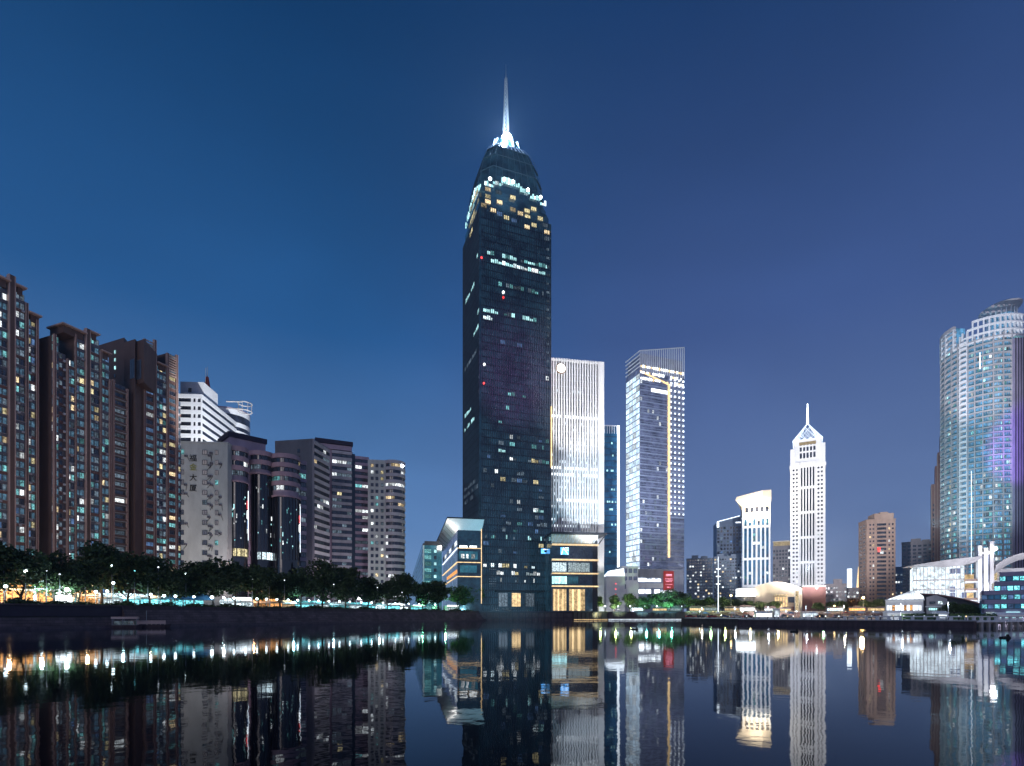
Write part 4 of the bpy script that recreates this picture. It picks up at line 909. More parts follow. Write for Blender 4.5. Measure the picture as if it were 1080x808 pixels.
for i in range(4):
    p, q_ = cs[i], cs[(i + 1) % 4]
    py.bar((*p, zt_ + .8), (*ctr, za), .3, L_led, 4, .22); py.bar((*p, zt_ + .9), (*q_, zt_ + .9), .34, L_led, 4)
    n = 5
    for k in range(1, n):
        f = k / n; e0 = Vector((p[0] + (q_[0] - p[0]) * f, p[1] + (q_[1] - p[1]) * f, zt_ + .8))
        l = Vector((*p, zt_ + .8)).lerp(Vector((*ctr, za)), f); r = Vector((*q_, zt_ + .8)).lerp(Vector((*ctr, za)), 1 - f)
        py.bar(e0, r, .17, L_led, 4); py.bar(e0, l if False else Vector((*p, zt_ + .8)).lerp(Vector((*ctr, za)), 1 - (1 - f)) if False else Vector((*p, zt_ + .8)).lerp(Vector((*ctr, za)), f), .17, L_led, 4)
py.build('lattice_pyramid', b.root)
q = MB(); q.bar((*ctr, za - 1), (*ctr, zn), 1.1, L_signw, 6, .45); q.build('needle', b.root)

# ---- warm arched hall, glowing drum, brown box, low blocks
b = HA = Bld('arched_hall', 'glowing cream hall with an arched roof, at the foot of the pyramid tower', 796, 325, -20, 846, D=22, cat='hall')
W = b.W; H = b.h(622); c = MB()
n = 14; L0, L1 = [], []
pts = [(W * k / n, H + 4.6 * math.sin(math.pi * min(1, (k / n) * .85 + .12))) for k in range(n + 1)]
c.ring([[(0, 0, 0)] + [(x, 0, z) for x, z in pts] + [(W, 0, 0)], [(0, b.D, 0)] + [(x, b.D, z) for x, z in pts] + [(W, b.D, 0)]], creamw)
c.box(b.front, 0, W * .12, 0, .8, 0, H - 1.5, creamw); c.build('wall', b.root)
q = MB(); ua, ub = W * .42, W * .70; q.box(b.front, ua, ub, .05, .3, 1, b.h(630), L_lobby)
for k in range(6): u = ua + (ub - ua) * k / 5; q.box(b.front, u - .2, u + .2, .3, .8, 0, b.h(629), creamw)
q.build('entrance', b.root)
q = MB(); q.box(b.front, ua - 1, ub + 1, .1, 1.6, b.h(629), b.h(627.2), creamw); q.box(b.front, ua, ub, 1.6, 1.75, b.h(628.8), b.h(627.6), L_warm); q.build('entrance_sign', b.root)
q = MB(); q.box(b.front, W * .84, W * .93, .1, 1.8, 0, b.h(620), whitew); q.box(b.front, W * .85, W * .92, 1.8, 1.9, 1, b.h(624), L_warm); q.build('pylon', b.root)
q = MB(); q.box(b.front, W * .70, W * .84, .05, .3, b.h(636), b.h(630), gl_d); q.box(b.front, W * .70, W * .84, .05, .3, 1, b.h(640), redbrown); q.build('door', b.root)
b = Bld('drum_pavilion', 'low round pavilion wrapped in a glowing white band, left of the arched hall', 781, 318, 0, 800.5, D=11, cat='pavilion')
q = MB(); r = b.W / 2; q.cyl((r, r), r * .88, 0, b.h(629), slabc, 40); q.cyl((r, r), r, b.h(630), b.h(629), darkm, 40); q.cyl((r, r), r * .97, b.h(621), b.h(620), whitew, 40); q.build('wall', b.root)
q = MB(); q.cyl((r, r), r * .985, b.h(629), b.h(621), L_signw, 40); q.build('light_band', b.root)
b = Bld('brick_box', 'plain red brown windowless box, right of the arched hall', 846.5, 338, -20, 871, D=16, cat='building')
H = b.h(619); q = MB(); q.box(b.front, 0, b.W, -b.D, 0, 0, H, redbrown); q.box(b.front, -.2, b.W + .2, -b.D, .25, H - .1, H + .7, slabc); q.build('wall', b.root)
q = MB(); q.ball((b.W * .6, -.6, H - .8), .55, L_star); q.build('wall_lamp', b.root)
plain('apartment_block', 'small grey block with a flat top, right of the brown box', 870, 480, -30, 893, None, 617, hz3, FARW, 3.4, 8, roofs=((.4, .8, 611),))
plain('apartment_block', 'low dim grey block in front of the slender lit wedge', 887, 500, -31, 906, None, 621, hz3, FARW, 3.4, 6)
b = Bld('lit_wedge', 'slender leaning white lit wedge, left of the tan apartment tower', 901, 560, -32, 908, D=6, cat='tower')
q = MB(); q.ring([[(0, 0, 0), (b.W, 0, 0), (b.W, 5, 0), (0, 5, 0)], [(b.W * .6, 0, b.h(598)), (b.W, 0, b.h(597)), (b.W, 4, b.h(597)), (b.W * .6, 4, b.h(598))]], L_gold); q.build('light_panel', b.root)
b = Bld('lit_wedge', 'short white lit slab seen over the roofs, left of the leaning wedge', 893.5, 590, -32, 898.5, D=5, cat='tower')
q = MB(); q.box(b.front, 0, b.W, -4, 0, 0, b.h(600), L_led); q.build('light_panel', b.root)

# ---- tan apartment tower
b = TA = Bld('apartment_tower', 'tan apartment tower with dark balcony bands and a warm lit flank', 914, 430, -14, 944.5, 905.5, cat='apartment tower')
W = b.W; H = b.h(549); c = MB(); c.box(b.front, 0, W, -b.D, 0, 0, H, brownw); c.box(b.front, W * .28, W * .95, -b.D * .8, -.3, H, b.h(542), brownw); c.box(b.front, W * .5, W * .78, -6, -1.2, b.h(542), b.h(540.5), brownw); c.box(b.front, -.3, W + .3, -b.D, .3, H, H + .8, brownw); c.build('wall', b.root)
for k in range(1, int(H / 3.3)):
    z = k * 3.3
    for f in (.10, .21, .76, .88): b.win(b.front, W * f, W * f + 1.1, z + 1.2, z + 2.7, .08, pick([(gl_d, .9), (L_white, .05), (L_warm, .05)]), 0, None, 1)
    b.win(b.front, W * .36, W * .68, z + 1.1, z + 2.9, .08, gl_d, 4, darkm, 2)
    for j in range(2): b.win(b.left, b.D * (.2 + .4 * j), b.D * (.4 + .4 * j), z + 1.2, z + 2.7, .08, gl_d, 0, None, 0)
b.win(b.front, W * .38, W * .47, b.h(582.5), b.h(578), .4, L_red, 0, None, 4); b.win(b.front, W * .46, W * .58, b.h(584.5), b.h(580.5), .4, L_white, 0, None, 4)
b.flush(98)
bd = MB()
for k in range(1, int(H / 3.3)): bd.box(b.front, W * .34, W * .70, 0, .9, k * 3.3, k * 3.3 + 1.0, brownw)
bd.build('balcony', b.root)
plain('apartment_block', 'grey apartment slab with a plain pale left half, behind the swept roof', 951, 520, -36, 984, None, 573, hz3, [(gl_d, .9), (L_dim, .1)], 3.5, 6, roofs=((.3, .62, 569), (.65, .9, 570.5)))
plain('apartment_block', 'narrow dim block with a bright rooftop edge, right of the tan tower', 944, 500, -36, 952, None, 599, hz2, FARW, 3.4, 3)
b = Bld('office_tower', 'thin stepped brown tower peeping out behind the round glass tower', 982, 500, -37, 1001, D=20, cat='office tower')
W = b.W; c = MB()
for (f, y) in ((0, 511), (.22, 492), (.36, 478), (.5, 460)): c.box(b.front, W * f, W, -b.D + f * 8, -f * 3, 0, b.h(y), brownd)
c.build('wall', b.root)
rb = MB()
for k in range(6): u = W * k / 6; y = 511 if k < 2 else 480; rb.box(b.front, u, u + .8, -.2 - (0 if k < 2 else 1.2), .35, 0, b.h(y), brownw)
rb.build('rib', b.root)
for k in range(22): b.win(b.front, W * .1, W * .16, 4 + k * 4.6, 6.5 + k * 4.6, .06, gl_d, 0, None)
b.flush()

# ---- round glass tower
b = RG = Bld('skyscraper', 'round teal glass tower with balcony rings and a tilted visor roof, at the right edge', 1036, 345, -40, 1064, D=30, cat='skyscraper')
# local frame: centre of the drum
Yc = 388.0; wx, wy = PX(1036.6, Yc), Yc
lc = ((wx - b.x0) * b.ca + (wy - b.Y) * b.sa, -(wx - b.x0) * b.sa + (wy - b.Y) * b.ca)
RR = 24.0; z1 = PZ(352, Yc - 20) - G; zr = PZ(340, Yc - 20) - G
c = MB(); c.cyl(lc, RR - 1.2, 0, z1, gl_round, 72); # angles: the side towards the viewer
va = math.atan2(-wy - 0, -wx) - b.a; ang = lambda d: va + R(d)
arc = Arc(lc, RR, ang(-95), step=2.4); U = RR * R(190)
ur = lambda d: RR * R(d + 95)
c.box(arc, 0, ur(-40), -9, -1.2, z1 - .2, z1 + 13, gl_round); c.build('glazing', b.root)
fl = MB(); step = 3.9; nf = int(z1 / step)
for k in range(7, nf + 4):
    z = k * step
    fl.box(arc, 0, U if k <= nf else ur(-38), -1.2, .5, z - .5, z + .3, palew)
fl.build('floor_ring', b.root)
rl = MB()
for k in range(7, nf):
    z = k * step
    rl.box(arc, 0, ur(-22), .2, .32, z + .25, z + 1.1, gl_teal); rl.box(arc, ur(-17), ur(40), .2, .32, z + .25, z + .9, gl_teal)
rl.build('balcony_rail', b.root)
ml = MB()
for d in (-78, -60, -45, -34, -10, 0, 13, 26, 38): ml.box(lambda u, o, z: arc(u, o, z), ur(d) - .3, ur(d) + .3, -1.1, .6, 0, z1, palew)
for k in range(60): u = U * k / 60; ml.box(lambda u, o, z: arc(u, o, z), u - .07, u + .07, -1.2, -.9, 20, z1, slabc)
ml.build('mullion', b.root)
st = MB()      # pale balcony stack in the notch
for k in range(7, nf + 1):
    z = k * step; st.box(arc, ur(-30), ur(-20), -1.2, 1.6, z - .3, z + .3, whitew); st.box(arc, ur(-30), ur(-20), 1.4, 1.6, z + .3, z + 1.2, whitew)
st.box(arc, ur(-30.5), ur(-29.3), -1, 1.3, 20, z1 + 4, whitew); st.box(arc, ur(-20.6), ur(-19.6), -1, 1.3, 20, z1 + 6, whitew); st.build('balcony_stack', b.root)
arcp = lambda u, o, z: arc(u, o, z)
for k in range(7, nf):
    for j in range(38):
        d = -92 + j * 4.0
        if -31 < d < -19: continue
        r_ = rng.random(); p_ = .34 if k < 28 else .14
        if r_ < p_: b.win(arcp, ur(d) + .1, ur(d) + 1.5, k * step + .4, k * step + 3.3, -1.0, pick([(L_teal, .45), (L_cyan, .22), (L_white, .13), (L_dim, .2)]), 0, None, 1)
for k in range(8, 38):
    if rng.random() < .6: b.win(arcp, ur(-52), ur(-49.5), k * step + .3, k * step + 3.4, -.9, L_yel if rng.random() < .4 else L_cyan, 0, None, 2)
b.flush(98, 'lit_window')
q = MB(); q.box(arcp, ur(-4), ur(-3), .4, .7, PZ(380, Yc - 30) - G, PZ(362, Yc - 30) - G, L_signw); q.build('light_strip', b.root)
q = MB(); q.box(arcp, ur(-14.5), ur(-13.9), .5, .8, 24, 100, L_led); q.build('light_strip', b.root)
cr = MB()     # open crown frame and shoulder
for k, z in enumerate((z1 + 1, z1 + 6, z1 + 11)): cr.box(arc, ur(-28 + 8 * k), ur(60), -1.4, .6, z, z + 1.0, whitew)
for k in range(13): d = -27 + k * 7.0; cr.box(arcp, ur(d) - .4, ur(d) + .4, -1.2, .4, z1 - 4, z1 + (6 if k < 2 else 12), whitew)
cr.box(arc, ur(-92), ur(-40), -1.4, .6, z1 + 11.5, z1 + 14, palew)
for d in (-90, -72, -58, -41): cr.box(arcp, ur(d) - .5, ur(d) + .5, -1.3, .6, z1 - 4, z1 + 12, whitew)
cr.box(arc, ur(-42), ur(60), -1.4, .3, z1 - 3.5, z1 - 2.5, whitew)
cr.build('crown_frame', b.root)
vd = MB(); cx, cy = lc; tilt = 1.3; zz = PZ(331, Yc) - G; vx, vy = PX(1055, 384), 384.0
vc = ((vx - b.x0) * b.ca + (vy - b.Y) * b.sa, -(vx - b.x0) * b.sa + (vy - b.Y) * b.ca)
lp = lambda r, dz: [(vc[0] + r * math.cos(t), vc[1] + r * math.sin(t), zz + dz + tilt * r / 12 * math.cos(t)) for t in [2 * math.pi * k / 40 for k in range(40)]]
vd.ring([lp(7, -5), lp(11.6, 0), lp(12, 1.2), lp(10, 2.4)], palew, mcap=louv)
for k in range(20): t = 2 * math.pi * k / 20; vd.bar((vc[0] + 9 * math.cos(t), vc[1] + 9 * math.sin(t), z1 - 2), (vc[0] + 9 * math.cos(t), vc[1] + 9 * math.sin(t), zz), .4, whitew, 4)
vd.cyl(vc, 7, z1 - 2, zz, gl_round, 32); vd.build('visor_roof', b.root)
fs = MB(); ua, ub = ur(36), ur(48)      # dark projecting slab on the right
fs.box(arc, ur(38), ur(90), -8, 2.5, 0, z1 - 6, purp); fs.build('dark_wing', b.root)
mm = MB()
for k in range(14): d = 39 + k * 4; mm.box(arcp, ur(d) - .15, ur(d) + .15, 2.5, 2.9, 0, z1 - 6, darkm)
mm.build('wing_mullion', b.root)

# ---- convention hall with swept roof
b = CV = Bld('convention_hall', 'brightly lit glass hall under a long pointed swept roof, right of the tan tower', 963, 236, -33, 1031, D=16, base=GL, cat='hall')
W = b.W; u = b.u; H = b.h(598, 5)
c = MB(); c.box(b.front, 0, u(1017), -b.D, -.3, 0, H, L_hall); c.build('glass_hall', b.root)
ml = MB()
for k in range(15): q_ = u(1017) * k / 14; ml.box(b.front, q_ - .1, q_ + .1, -.3, .1, 0, H, slabc)
for z in (b.h(612, 5), b.h(622, 5)): ml.box(b.front, 0, u(1017), -.3, .5, z - .3, z + .3, slabc)
ml.build('mullion', b.root)
for k in range(6):
    for j in range(3):
        if rng.random() < .4: b.win(b.front, u(1002) + j * 1.9, u(1002) + j * 1.9 + 1.7, 6 + k * 2.6, 8.3 + k * 2.6, .06, gl_louv, 0, None)
b.flush()
st = MB()
for k in range(4):
    z = 3 + k * 4.0; st.box(b.front, u(1017) + .2, u(1031), -9, 1.2, z, z + .6, whitew); st.box(b.front, u(1017) + .2, u(1031), 1.0, 1.2, z + .6, z + 1.5, brownw)
    st.box(b.front, u(1017) + .3, u(1031), -9, -8.5, z + .6, z + 4, L_lobby)
st.build('stair_storey', b.root)
rf = MB(); tipu, tipz = u(957.5) - 1.5, b.h(597.5)
n = 12; top, bot = [], []
for k in range(n + 1):
    t = k / n; x = tipu + (u(1034) - tipu) * t; zt = tipz + (b.h(589.5, 9) - tipz) * t ** .7; th = .25 + 3.6 * math.sin(math.pi * min(1, t * .9)) ** 1 * (.3 + .7 * t)
    wd = 1 + 15 * min(1, t * 1.6); rf_l = [(x, 4 - wd * .55, zt), (x, 4 + wd, zt), (x, 4 + wd * .8, zt - th), (x, 4 - wd * .3, zt - th)]
    top.append(rf_l)
rf.ring(top, palew); rf.build('swept_roof', b.root)
et = MB(); ua, ub = u(1030.5), u(1048); ht = b.h(577, 16)
for x in (ua, ua + (ub - ua) * .36, ua + (ub - ua) * .72): et.box(b.front, x, x + (ub - ua) * .24, -3, 2.2, 0, ht - (0 if x == ua else 1.2 if x < ub - 3 else -1.5), whitew if x != ua + (ub - ua) * .72 else palew)
et.box(b.front, ua + .4, ub - .6, -3, 1.2, 0, ht - 3, gl_louv); et.box(b.front, ua, ub - 1, -2.5, 2.0, ht - 3.6, ht - 2.9, whitew); et.box(b.front, ua + 1.2, ua + 1.5, 2, 2.3, ht, ht + 2.5, metal); et.build('lift_tower', b.root)
q = MB(); q.ball((u(1047.5), -3.2, b.h(581, 18)), .85, L_hot, 12); q.bar((u(1047.5), -3.0, b.h(581, 18)), (u(1046), -1, b.h(582, 18)), .12, metal, 4); q.build('flood_light', b.root)
r2 = MB(); loops = []
for k in range(9):
    t = k / 8; x = u(1049) + (u(1086) - u(1049)) * t; zt = b.h(588.5, 22) + 1.2 * math.sin(math.pi * t * .7) - 1.2 * (1 - t) ** 2 * 3
    loops.append([(x, -3, zt), (x, 18, zt), (x, 16, zt - .9), (x, 2, zt - 3.6 + 1.5 * t), (x, -2.5, zt - .5)])
r2.ring(loops, palew); r2.build('curved_roof', b.root)
q = MB(); q.box(b.front, u(1049), u(1086), -12, -4, 0, b.h(600, 22), palew); q.box(b.front, u(1049), u(1054), -4, -3.7, b.h(612, 22), b.h(604, 22), L_warm); q.build('rear_wall', b.root)

# ---- terraced office in blue
b = BO = Bld('office_block', 'low terraced block with purple grey parapets and blue lit window bands, at the right edge', 1035, 152, -40, 1084, D=16, base=GL, cat='office block')
W = b.W; u = b.u
for i, (ua, ub, yt, yb, back) in enumerate(((0, W, 623, 649, 0), (u(1049), W, 613.5, 623, 2.0), (u(1055), W, 603, 613.5, 4.0))):
    H1_, H0_ = b.h(yt, 2), b.h(yb, 2)
    c = MB(); c.box(b.front, ua, ub, -b.D, -.5 - back, 0 if i == 0 else H0_, H1_, gl_blue)
    z = H1_
    while z > max(H0_, 0) + .4:
        c.box(b.front, ua, ub, -.6 - back, -back, z - 1.15, z, purp); c.box(b.left, back if i else 0, b.D, -.6 if i == 0 else -ua - .6, 0 if i == 0 else -ua, z - 1.15, z, purp) if i == 0 else None
        n = max(2, int((ub - ua) / 1.3))
        for j in range(n):
            m = pick([(L_cafe, .5), (L_blue, .3), (gl_blue, .2)]); z0 = max(z - 2.55, .3)
            if z - 1.2 > z0: b.win(b.front, ua + (ub - ua) * j / n + .03, ua + (ub - ua) * (j + 1) / n - .03, z0, z - 1.2, -.4 - back, m, 0, darkm)
        z -= 2.6
    c.build('storey', b.root)
q = MB(); q.box(b.front, u(1040), u(1049), .0, .4, 0.2, b.h(645.5, 1), L_shop); q.box(b.front, u(1061), u(1076), .0, .4, .2, b.h(645.5, 1), L_cyan); q.build('shop_front', b.root); b.flush(95)

# ---- glowing glass restaurant and gabled house
b = RE = Bld('restaurant', 'small glowing white glass restaurant with a tent-like roof, on the right promontory', 934, 182, -35, 976, D=9, base=GL, cat='restaurant')
W = b.W; u = b.u; za, zb = b.h(638.5), b.h(633)
c = MB(); c.box(b.front, 0, W - .5, -b.D, -.4, 0, zb, whitew); c.build('wall', b.root)
for k in range(12):
    b.win(b.front, .3 + (W - 1.2) * k / 12, .3 + (W - 1.2) * (k + .88) / 12, b.h(644), za, -.3, rng.choice((L_glow, L_or, L_signw, L_red if k == 5 else L_glow)), 1, darkm)
b.flush()
rf = MB(); apx = u(963)
rf.ring([[(0, -.4, zb), (W - .3, -.4, zb), (W - .3, b.D, zb), (0, b.D, zb)], [(u(944), 1, b.h(629.5)), (W - .5, .5, b.h(629.5)), (W - .5, b.D - 1, b.h(629.5)), (u(944), b.D - 1, b.h(629.5))], [(apx - 1, 3, b.h(624)), (apx + 1, 3, b.h(624)), (apx + 1, 5, b.h(624)), (apx - 1, 5, b.h(624))]], L_glow)
for k in range(9): x = W * k / 8; rf.bar((x * .98, -.5, zb), (apx + (x - apx) * .12, 2.8, b.h(624.2)), .09, whitew, 4)
rf.box(b.front, -.2, W - .2, 0, .5, zb - .2, zb + .15, whitew); rf.box(b.front, -.2, W - .2, 0, .6, za - 2.6, za - 2.3, whitew); rf.build('glass_roof', b.root)
b = Bld('gabled_house', 'white two storey gabled house right beside the glowing restaurant', 977, 176, -38, 999, D=8, base=GL, cat='house')
W = b.W; H = b.h(632); c = MB(); c.ring([[(0, 0, 0), (0, 0, b.h(630)), (W * .45, 0, b.h(627.5)), (W, 0, b.h(632)), (W, 0, 0)], [(0, 8, 0), (0, 8, b.h(630)), (W * .45, 8, b.h(627.5)), (W, 8, b.h(632)), (W, 8, 0)]], palew); c.build('wall', b.root)
b.win(b.front, W * .15, W * .45, b.h(637.5), b.h(634.5), .06, gl_d, 2, darkm); b.win(b.front, W * .55, W * .8, b.h(637.8), b.h(634), .06, L_shop, 1, darkm); b.win(b.front, W * .1, W * .55, b.h(644), b.h(641), .06, L_cyan, 3, darkm); b.flush()
q = MB(); q.box(b.front, -.3, W + .2, .02, 1.2, b.h(640.4), b.h(639.4), whitew); q.build('balcony', b.root)
b = Bld('sloping_roof_hall', 'dark hall with one long red brown sloping roof, between the restaurant and the lift tower', 966, 205, -38, 1034, D=14, base=GL, cat='hall')
W = b.W; c = MB(); ys = [(0, 625.5), (.35, 627), (.75, 632), (1, 637)]
c.ring([[(W * f, .5, 0) for f, y in ys] + [(W * f, .5, b.h(y) - .5) for f, y in ys[::-1]], [(W * f, b.D, 0) for f, y in ys] + [(W * f, b.D, b.h(y) - .5) for f, y in ys[::-1]]], darkm); c.build('wall', b.root)
r_ = MB()
for (f0, y0_), (f1, y1_) in zip(ys, ys[1:]): r_.hexa([(W * f0, -.8, b.h(y0_) - .5), (W * f1, -.8, b.h(y1_) - .5), (W * f1, b.D + .5, b.h(y1_) - .5), (W * f0, b.D + .5, b.h(y0_) - .5), (W * f0, -.8, b.h(y0_)), (W * f1, -.8, b.h(y1_)), (W * f1, b.D + .5, b.h(y1_)), (W * f0, b.D + .5, b.h(y0_))], redbrown)
r_.build('roof', b.root)
# ================================================================ quay walls
def shore(px, d):       # point d metres inland of the left quay edge, seen at photo column px
    p = P0 + SN * d; k = (px - 540) / F
    t = (p.x - k * p.y) / (k * SD.y - SD.x); q = p + SD * t
    return q.x, q.y
def along(p, q, name, label, cat, parts):
    """a wall along p->q (world); parts: (part name, o0, o1, z0, z1, material), o outwards to the water"""
    p, q = Vector(p), Vector(q); L = (q - p).length; a = math.atan2(q.y - p.y, q.x - p.x)
    e = empty(name, (p.x, p.y, 0), a, label, cat)
    for nm, o0, o1, z0, z1, m, taper in parts:
        mb = MB(); mb.hexa([(0, -o1, z0), (L, -o1, z0), (L, -o0, z0), (0, -o0, z0), (0, -o1 + taper, z1), (L, -o1 + taper, z1), (L, -o0, z1), (0, -o0, z1)], m); mb.build(nm, e)
    return e
ps = lambda px: (P0 + SD * ((Vector(shore(px, 0)) - P0).dot(SD)))
s128 = ps(128); s500 = P1
along(PB, s128, 'quay_wall', 'two tier quay wall on the left, dark upper face above a pinkish stone ledge', 'quay wall',
    [('upper_face', -1, .3, 2.4, G + .1, navy, .1), ('coping', -1, .5, G + .1, G + .4, stone_p, 0), ('stone_ledge', -1, 3.2, -1, 2.2, stone_b, 1.5), ('waterline_footing', 2.6, 5.0, -1, .5, stone_d, 1.2)])
along(s128, P1, 'quay_wall', 'long plain sloping stone quay wall under the row of dark trees', 'quay wall',
    [('coping', -1, .4, G - .5, G + .3, stone_d, 0), ('sloping_face', -1, 3.2, -1, G - .5, stone_b, 2.6), ('waterline_footing', 2.8, 5.2, -1, .6, stone_d, 1.4)])
e = empty('railing', (PB.x, PB.y, G + .3), math.atan2(SD.y, SD.x), 'thin dark railing along the edge of the left quay', 'railing')
mb = MB(); L = (P1 - PB).length
for zz_ in (.55, 1.0): mb.box(fr_front(), 0, L, -.02, .03, zz_, zz_ + .05, darkm)
mb.build('rail', e); mb = MB(); mb.box(fr_front(), 0, L, -.02, .03, 0, .05, darkm)
for k in range(int(L / 2)): mb.box(fr_front(), 2 * k, 2 * k + .07, -.03, .04, 0, 1.05, darkm)
mb.build('post', e)
for (p, q, lab, lz) in ((P1, Vector((30, 266)), 'dark quay wall on piles below the tallest tower', 0), (Vector((30, 266)), Vector((51, 285)), 'dark quay wall below the white finned tower', 0), (Vector((51, 285)), Vector((95, 292)), 'dark quay wall below the green lit trees', 0)):
    e = along(p, q, 'quay_wall', lab, 'quay wall', [('wall_face', -1, .5, -1, G - .4, stone_d, .1), ('coping', -1, 1.0, G - .4, G + .2, navy, 0)])
    L = (q - p).length; n = int(L / 3.2); mb = MB()
    for k in range(n): mb.box(fr_front(), 3.2 * k + .4, 3.2 * k + .8, .5, .8, -1, G - .4, navy)
    mb.box(fr_front(), 0, L, .5, .62, 1.2, 1.5, navy); mb.build('pile', e)
    if p is not P1:
        mb = MB(); mb.box(fr_front(), .5, L - 1, .85, 1.0, .35, .5, L_gold if lab.endswith('tower') else L_led); mb.build('light_strip', e)
pr = [(60, 187), (62.6, 146), (94, 108), (97, 112), (104, 138)]
along(pr[0], pr[1], 'embankment_wall', 'short end face of the low dark promontory wall, beside the green trees', 'embankment', [('wall_face', -.5, .5, -1, GL - .1, stone_d, .1), ('coping', -.6, .7, GL - .1, GL + .12, stone_p, 0)])
along(pr[1], pr[2], 'embankment_wall', 'long low dark wall of the promontory on the right, with a pale coping', 'embankment', [('wall_face', -.5, .5, -1, GL - .1, stone_d, .1), ('coping', -.6, .7, GL - .1, GL + .12, pave, 0)])
along(pr[2], pr[4], 'embankment_wall', 'return face of the promontory wall by the white pier', 'embankment', [('wall_face', -.5, .5, -1, GL - .1, stone_d, .1), ('coping', -.6, .7, GL - .1, GL + .12, pave, 0)])
# step from the promontory up to street level
along((95, 291.8), (320, 299.5), 'retaining_wall', 'dim stone retaining wall behind the promontory, under the right hand trees', 'wall', [('wall_face', -1, .3, GL, G, stone_p, .05), ('coping', -1, .5, G, G + .25, slabc, 0)])
# white balustrade and pier
def balustrade(p, q, label, z, piles=False, name='balustrade'):
    p, q = Vector(p), Vector(q); L = (q - p).length; e = empty(name, (p.x, p.y, z), math.atan2(q.y - p.y, q.x - p.x), label, 'pier' if piles else 'railing')
    n = int(L / 2.2); mb = MB()
    for k in range(n + 1): mb.box(fr_front(), 2.2 * k, 2.2 * k + .55, -.2, .2, 0, .75, whitew)
    mb.build('post', e); mb = MB(); mb.box(fr_front(), 0, L, -.28, .28, .75, 1.0, whitew); mb.build('rail', e)
    if piles:
        mb = MB(); mb.box(fr_front(), 0, L, -4, .4, -.35, 0, whitew); mb.build('deck', e); mb = MB()
        for k in range(n + 1):
            mb.box(fr_front(), 2.2 * k, 2.2 * k + .5, -.3, .2, -2.4, -.35, slabc); mb.box(fr_front(), 2.2 * k, 2.2 * k + .5, -3.6, -3.1, -2.4, -.35, slabc); mb.box(fr_front(), 2.2 * k + .05, 2.2 * k + .45, -3.2, -.2, -.8, -.4, slabc)
        mb.box(fr_front(), 0, L, -1.0, -.6, -.75, -.45, slabc); mb.build('pile', e)
balustrade((79, 126.5), (93, 109.9), 'white balustrade on the right end of the promontory wall', GL)
balustrade((96.5, 113), (150, 128), 'white pier on short piles, running off the right edge', GL, True, 'pier')

# ================================================================ trees
def crown(seed, lean=0.0):
    r = random.Random(seed); mb = MB(); lobes = []
    for k in range(19):
        a = r.uniform(0, 6.28); rr = r.uniform(.05, .36); zc = r.uniform(.32, .86)
        if zc > .7: rr *= .6
        lobes.append((rr * math.cos(a), rr * math.sin(a), zc, r.uniform(.10, .20)))
    lobes.append((0, 0, .6, .24)); vol = [l[3] ** 2 for l in lobes]; tot = sum(vol)
    for l, v in zip(lobes, vol):
        for k in range(int(3400 * v / tot)):
            d = Vector((r.gauss(0, 1), r.gauss(0, 1), r.gauss(0, 1))).normalized() * l[3] * r.uniform(.35, 1.08) ** .6
            p = Vector((l[0] + d.x, l[1] + d.y, l[2] + d.z * .82)); s = r.uniform(.012, .026)
            if r.random() < .04: p *= r.uniform(1.0, 1.10)
            n = Vector((r.gauss(0, 1), r.gauss(0, 1), r.gauss(0, 1) + .8)).normalized(); t = n.orthogonal().normalized(); b_ = n.cross(t)
            i = len(mb.v); mb.v += [tuple(p + t * s * 1.5), tuple(p + b_ * s), tuple(p - t * s * 1.5), tuple(p - b_ * s)]; mb.f.append((i, i + 1, i + 2, i + 3)); mb.m.append(0)
    mb.mats = [leaf]
    tk = MB(); bend = [(0, 0, 0), (r.uniform(-.02, .02), r.uniform(-.02, .02), .15), (r.uniform(-.03, .03), r.uniform(-.03, .03), .32)]
    tk.bar(bend[0], bend[1], .022, bark, 7, .017); tk.bar(bend[1], bend[2], .017, bark, 7, .013)
    for l in lobes[:9]: tk.bar(bend[1 if l[2] < .55 else 2], (l[0] * .85, l[1] * .85, l[2]), .010, bark, 5, .003)
    return mb.mesh('crown'), tk.mesh('trunk')
CROWNS = [crown(s) for s in range(7)]
def tree(x, y, z, h, wdt, label, group, k=None, name='tree', lm=None):
    e = empty(name, (x, y, z), rng.uniform(0, 6.28), label, 'tree', group)
    cm, tm = CROWNS[rng.randrange(7) if k is None else k]
    for nm, me in (('crown', cm), ('trunk', tm)):
        o = bpy.data.objects.new(nm, me); C.objects.link(o); o.parent = e
        s = wdt / .80; o.scale = (s, s, h)
        if lm and nm == 'crown':
            o.material_slots[0].link = 'OBJECT'; o.material_slots[0].material = lm
    return e
